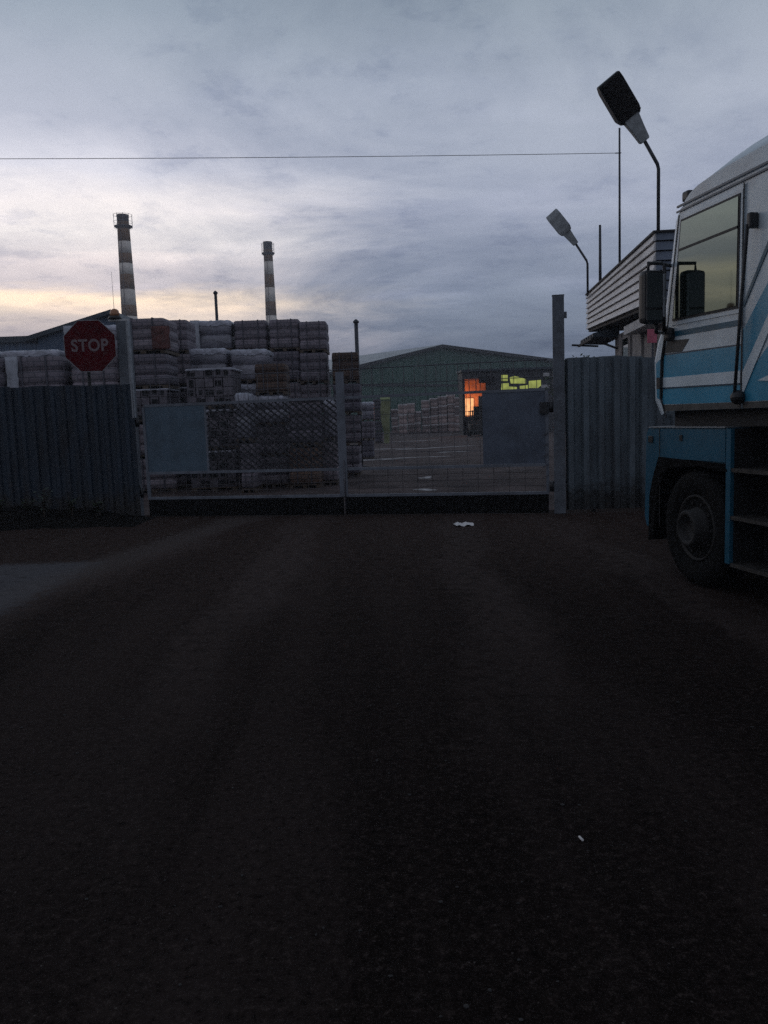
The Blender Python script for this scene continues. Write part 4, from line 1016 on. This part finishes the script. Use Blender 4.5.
    bm = bmesh.new(); prism(bm, [V(.15,.85,2.28), V(Wd-.15,.85,2.28), V(Wd-.17,.68,3.06), V(.17,.68,3.06)], (0,.012,.003)); link('windscreen', bm, M['glass'], t)
    # grab handle
    bm = bmesh.new(); tube(bm, [(-.012,-.60,2.84),(-.07,-.60,2.82),(-.07,-.53,2.2),(-.07,-.475,1.62),(-.012,-.47,1.575)], .013, 8)
    box(bm, (-.075,-.635,2.79), (-.004,-.59,2.90), bev=.012); bmesh.ops.create_uvsphere(bm, u_segments=12, v_segments=8, radius=.055, matrix=Matrix.Translation((-.04,-.47,1.585))); link('grab_handle', bm, M['black'], t)
    # second dark hinge line on the front edge
    bm = bmesh.new(); tube(bm, [(-.022,.60,2.24),(-.026,.675,1.95),(-.026,.69,1.62),(-.02,.60,1.44)], .011, 6); box(bm, (-.05,.665,1.70), (-.015,.72,1.80)); link('door_hinge', bm, M['black'], t)
    # roof marker lamp + antenna
    bm = bmesh.new(); box(bm, (.03,.36,3.25), (.13,.46,3.335), bev=.02); box(bm, (.06,.38,3.2), (.10,.44,3.26)); link('marker_lamp', bm, M['black'], t)
    bm = bmesh.new(); tube(bm, [(.30,-.35,3.62),(.36,-.70,4.10)], [.006,.003], 6); tube(bm, [(.30,-.35,3.60),(.30,-.35,3.66)], .02, 8); link('antenna', bm, M['pole'], t)
    # mirror
    mx, ms = -.21, .49
    mr = bmesh.new(); box(mr, (mx-.11,ms-.05,2.25), (mx+.09,ms+.07,2.70), bev=.045); mo = link('mirror', mr, M['black'], t)
    bm = bmesh.new(); box(bm, (mx-.09,ms-.058,2.38), (mx+.055,ms-.051,2.67), bev=.002); link('mirror_glass', bm, M['mirror'], mo)
    bm = bmesh.new(); box(bm, (mx+.058,ms-.062,2.30), (mx+.082,ms-.049,2.66), bev=.004); link('lit_side_strip', bm, M['galv'], mo)  # pale strip paints the lit right side of the mirror
    bm = bmesh.new(); box(bm, (mx-.09,ms-.057,2.275), (mx+.055,ms-.051,2.36), bev=.002); link('mirror_glass', bm, M['mirror'], mo)
    bm = bmesh.new(); tube(bm, [(.03,.62,2.76),(-.10,.56,2.77),(mx-.04,ms+.01,2.76),(mx-.04,ms+.01,2.68)], .016, 8); tube(bm, [(.02,.74,2.20),(mx+.04,ms+.02,2.18),(mx+.04,ms+.02,2.27)], .016, 8); tube(bm, [(mx+.12,ms+.03,2.76),(mx+.12,ms+.03,2.18)], .016, 8)
    link('mirror_arm', bm, M['black'], mo)
    bm = bmesh.new(); box(bm, (mx+.13,ms-.02,2.10), (mx+.20,ms+.06,2.22), bev=.03); link('kerb_mirror', bm, M['black'], mo)
    # black gap between cab and base
    bm = bmesh.new(); box(bm, (.12,-1.3,1.36), (Wd-.12,.70,1.498)); link('cab_mount', bm, M['chassis'], t)
    # bumper and wing: outline with the wheel opening cut out, 60 cm deep
    wing = [(.955,1.35),(1.0,1.30),(1.03,.52),(.99,.42),(.93,.42),(.925,.72),(.86,.90),(.76,1.09),(-.27,1.07),(-.27,1.35)]
    bm = bmesh.new(); prism(bm, [V(0,s,z) for s, z in wing], (.35,0,0)); bmesh.ops.bevel(bm, geom=[e for e in bm.edges if all(abs(v.co.x) < 1e-6 for v in e.verts)], offset=.012, segments=2, affect='EDGES')
    link('wing', bm, M['tblue'], t)
    bm = bmesh.new(); prism(bm, [V(.351,s,z) for s, z in ((.955,1.35),(1.0,1.30),(1.03,.42),(.80,.42),(.80,1.35))], (Wd-.702,0,0)); link('bumper', bm, M['tblue'], t)
    bm = bmesh.new(); prism(bm, [V(Wd-.35,s,z) for s, z in wing], (.35,0,0)); link('wing', bm, M['tblue'], t)
    bm = bmesh.new(); box(bm, (-.006,-.26,1.352), (.34,.94,1.362)); link('wing_top_trim', bm, M['galv'], t)
    bm = bmesh.new(); box(bm, (-.012,.86,1.215), (-.0,.94,1.275), bev=.004); link('side_marker', bm, M['black'], t)
    bm = bmesh.new(); box(bm, (-.01,.36,1.24), (-.0,.40,1.29), bev=.003); link('wing_latch', bm, M['black'], t)
    bm = bmesh.new(); box(bm, (-.003,.74,.45), (-.001,.75,1.34)); link('panel_seam', bm, M['gasket'], t)
    # dark arch liner: curved band inside the opening
    bm = bmesh.new(); arc = [(.93,.30),(.915,.62),(.80,.90),(.60,1.02),(.10,1.06),(-.30,1.03)]
    for (s0, z0), (s1, z1) in zip(arc, arc[1:]):
        dv = Vector((0, z1-z0, -(s1-s0))).normalized()*.025
        prism(bm, [V(-.012,s0,z0), V(-.012,s1,z1), V(-.012,s1,z1)-dv, V(-.012,s0,z0)-dv], (.55,0,0))
    link('arch_liner', bm, M['rubber'], t)
    bm = bmesh.new(); prism(bm, [V(-.006,.93,.30), V(-.006,.86,.31), V(-.006,.78,.80), V(-.006,.60,.99), V(-.006,.2,1.04), V(-.006,-.26,1.02), V(-.006,-.26,1.068), V(-.006,.76,1.088), V(-.006,.86,.895), V(-.006,.925,.715)], (.02,0,0)); link('arch_lip', bm, M['rubber'], t)
    bm = bmesh.new(); box(bm, (.55,-1.2,.55), (.6,.8,1.3)); link('inner_arch', bm, M['rubber'], t)
    # wheels
    def wheel(x, s, out=-1, hub=.17):
        w = bmesh.new(); w0, w1 = (x, x+.30)
        def lx(prof_, c, bmm, n=40):
            rings = []
            for r, h in prof_: rings.append([bmm.verts.new((h, c[0]+r*math.cos(2*PI*k/n), c[1]+r*math.sin(2*PI*k/n))) for k in range(n)])
            for A, B in zip(rings, rings[1:]):
                for k in range(n): bmm.faces.new((A[k], A[(k+1)%n], B[(k+1)%n], B[k])).smooth = True
            bmm.faces.new(rings[0]); bmm.faces.new(rings[-1])
        c = (s, .50)
        if out < 0: f_ = lambda h: x+h
        else: f_ = lambda h: x+.30-h
        lx([(.29,f_(.04)),(.31,f_(.015)),(.40,f_(.0)),(.465,f_(.012)),(.49,f_(.04)),(.498,f_(.10)),(.498,f_(.20)),(.49,f_(.26)),(.46,f_(.29)),(.30,f_(.29))], c, w)
        tr_ = link('wheel', w, M['tyre'], t)
        w = bmesh.new()
        for k in range(44):
            a = 2*PI*k/44
            box(w, (f_(.05) if out < 0 else f_(.25),-.012,-.008), (f_(.25) if out < 0 else f_(.05),.012,.006), mtx=Matrix.Translation((0,c[0],c[1])) @ Matrix.Rotation(a, 4, 'X') @ Matrix.Translation((0,0,.499)))
        link('tread', w, M['tyre'], tr_)
        w = bmesh.new(); lx([(.285,f_(.10)),(.285,f_(.025)),(.27,f_(.02)),(.25,f_(.06)),(.20,f_(.09)),(.19,f_(.05)),(.165,f_(.03)),(.155,f_(-hub*.35)),(.14,f_(-hub*.42)),(.115,f_(-hub*.40)),(.105,f_(-hub*.1)),(.0001,f_(-hub*.1))], c, w); link('rim', w, M['rim'], tr_)
        w = bmesh.new()
        for k in range(10):
            a = 2*PI*k/10; tube(w, [(f_(.085), s+.215*math.cos(a), .5+.215*math.sin(a)), (f_(.03), s+.215*math.cos(a), .5+.215*math.sin(a))], .014, 6)
        link('wheel_nuts', w, M['rim'], tr_)
    wheel(.0, .19); wheel(Wd-.30, .19, 1)
    for x, o_ in ((.02,-1),(Wd-.32,1)): wheel(x, -3.5, o_, .02)
    bm = bmesh.new(); tube(bm, [(.3,.16,.5),(Wd-.3,.16,.5)], .06, 10); tube(bm, [(.3,-3.5,.5),(Wd-.3,-3.5,.5)], .09, 10); link('axle', bm, M['chassis'], t)
    # entry steps behind the wheel
    bm = bmesh.new(); box(bm, (.0,-1.15,.26), (.30,-1.10,1.35)); link('step_frame', bm, M['tblue'], t)
    bm = bmesh.new(); box(bm, (-.01,-.345,.28), (.022,-.285,1.345)); link('step_frame', bm, M['tblue'], t)
    bm = bmesh.new(); box(bm, (.0225,-.343,.28), (.30,-.287,1.345)); link('step_side', bm, M['chassis'], t)
    bm = bmesh.new(); box(bm, (.30,-1.1,.28), (.33,-.345,1.36)); link('step_back', bm, M['chassis'], t)
    for z in (.26, .635, 1.01):
        bm = bmesh.new(); box(bm, (-.005,-1.098,z), (.295,-.347,z+.03)); link('step', bm, M['tread'], t)
    # fuel tank, chassis, fifth wheel
    bm = bmesh.new()
    for x in (.80, Wd-.88): box(bm, (x,-5.0,.75), (x+.08,.95,1.0))
    link('chassis_rail', bm, M['chassis'], t)
    bm = bmesh.new(); box(bm, (.05,-2.7,.40), (.68,-1.3,1.0), bev=.08); link('fuel_tank', bm, M['galv'], t)
    bm = bmesh.new(); prism(bm, [V(.85,-3.9,1.02), V(1.65,-3.9,1.02), V(1.65,-3.0,1.10), V(.85,-3.0,1.10)], (0,0,.06)); link('fifth_wheel', bm, M['chassis'], t)
    bm = bmesh.new(); box(bm, (.1,-1.75,.95), (Wd-.1,-1.46,2.9), bev=.03); link('rear_fairing', bm, M['chassis'], t)
lorry()

# ------------------------------------------------------------------ small things on the ground
def scrap(px, py, w, l, m, label, cat, seed, rot=0.3):
    p = gnd(px, py); r7 = random.Random(seed); bm = bmesh.new(); nx_, ny_ = 7, 4; g1 = []
    for s_ in (0, 1):
        g1.append([[bm.verts.new(((i/nx_-.5)*w*(1+.2*math.sin(j)), (j/ny_-.5)*l+.01*math.sin(i*2), .012+.012*math.sin(i*1.7+j*1.1)+r7.uniform(0,.004)+s_*.0015)) for i in range(nx_+1)] for j in range(ny_+1)])
    for g_ in g1:
        for j in range(ny_):
            for i in range(nx_): bm.faces.new((g_[j][i], g_[j][i+1], g_[j+1][i+1], g_[j+1][i]))
    o = link('litter', bm, m, loc=(p.x, p.y, -.002)); o.rotation_euler = (0,0,rot); tag(o, label, cat)
scrap(463, 525, .24, .34, M['paper'], 'crumpled white scrap lying just in front of the gate', 'litter', 1, .1)
p = gnd(581, 840); bm = bmesh.new(); tube(bm, [(0,-.013,.006),(0,.013,.006)], .0042, 8); o = link('cigarette_end', bm, M['paper'], loc=(p.x,p.y,0)); o.rotation_euler = (0,0,.25); tag(o, 'small white cigarette end on the dark asphalt in the foreground', 'litter')

rs_ = random.Random(11); bm = bmesh.new()
for k in range(500):
    y = rs_.uniform(1.6, 11.5); x = rs_.uniform(-.62, .62)*y; s = rs_.uniform(.002, .0055)*(1+.10*y)
    if y > 4.5 and x > 2.2: continue
    bmesh.ops.create_icosphere(bm, subdivisions=1, radius=s, matrix=Matrix.Translation((x,y,s*.4)) @ Matrix.Diagonal((rs_.uniform(.8,1.6), rs_.uniform(.7,1.3), .6, 1)))
o = link('gravel', bm, M['stone']); o['kind'] = 'stuff'; o['label'] = 'loose pebbles scattered over the asphalt'; o['category'] = 'gravel'

def weed(px, py, h, nleaf, label, seed, m, pale=0):
    r8 = random.Random(seed); p = gnd(px, py, .2); t = thing('weed', label, 'plant', (p.x, 13.1+r8.uniform(-.1,.15), .12), 0, 'weeds along the left fence')
    t.location.x = at(px, 500, 13.1).x
    bm = bmesh.new(); bl = bmesh.new(); 
    for k in range(nleaf//5):
        a = r8.uniform(0, 6.28); ln = h*r8.uniform(.6,1.05); lean = r8.uniform(.1,.45); pts_ = [Vector((math.cos(a)*lean*ln*f_*f_, math.sin(a)*lean*ln*f_*f_*.6, ln*f_*(1-.12*f_))) for f_ in (0,.3,.6,1)]
        tube(bm, pts_, [.006,.005,.004,.002], 5)
        for j in range(9):
            f_ = r8.uniform(.25,1); c = pts_[0].lerp(pts_[3], f_) + Vector((math.cos(a)*-.1*f_*(1-f_)*ln,0,.1*f_*(1-f_))); b_ = r8.uniform(0, 6.28); d = Vector((math.cos(b_), math.sin(b_), r8.uniform(-.2,.5))).normalized(); s = r8.uniform(.04,.09); sd_ = d.cross(Vector((0,0,1))).normalized()*s*.28
            bl.faces.new([bl.verts.new(c), bl.verts.new(c+d*s*.5+sd_), bl.verts.new(c+d*s), bl.verts.new(c+d*s*.5-sd_)])
    link('stem', bm, M['bark'], t); link('leaves', bl, m, t)
weed(45, 505, .55, 60, 'tallest weed with a pale leafy head against the navy fence', 1, M['leafpale'])
weed(22, 512, .35, 50, 'low dark weed left of the pale leafy one', 2, M['leaf'])
weed(72, 512, .40, 55, 'bushy weed right of the pale leafy one', 3, M['leaf'])
weed(100, 512, .30, 45, 'short weed at the fence nearer the gate post', 4, M['leaf'])
weed(-2, 512, .45, 55, 'weed cut off by the left picture edge', 5, M['leaf'])

# evening haze over the yard
bm = bmesh.new(); box(bm, (-160,-25,-1), (160,262,52)); hz = link('haze', bm, bpy.data.materials.new('haze')); hz['kind'] = 'stuff'; hz['label'] = 'thin evening haze'; hz['category'] = 'haze'
hm = hz.data.materials[0]; hm.use_nodes = True; hm.node_tree.nodes.clear(); k = N(hm.node_tree)
pv = k.n('ShaderNodeVolumePrincipled'); pv.inputs['Color'].default_value = (.82,.86,.94,1); pv.inputs['Density'].default_value = HAZE; pv.inputs['Anisotropy'].default_value = .2
om_ = k.n('ShaderNodeOutputMaterial'); hm.node_tree.links.new(pv.outputs[0], om_.inputs['Volume'])
S.render.engine = 'CYCLES'
S.cycles.max_bounces = 6; S.cycles.volume_bounces = 0; S.cycles.use_denoising = False
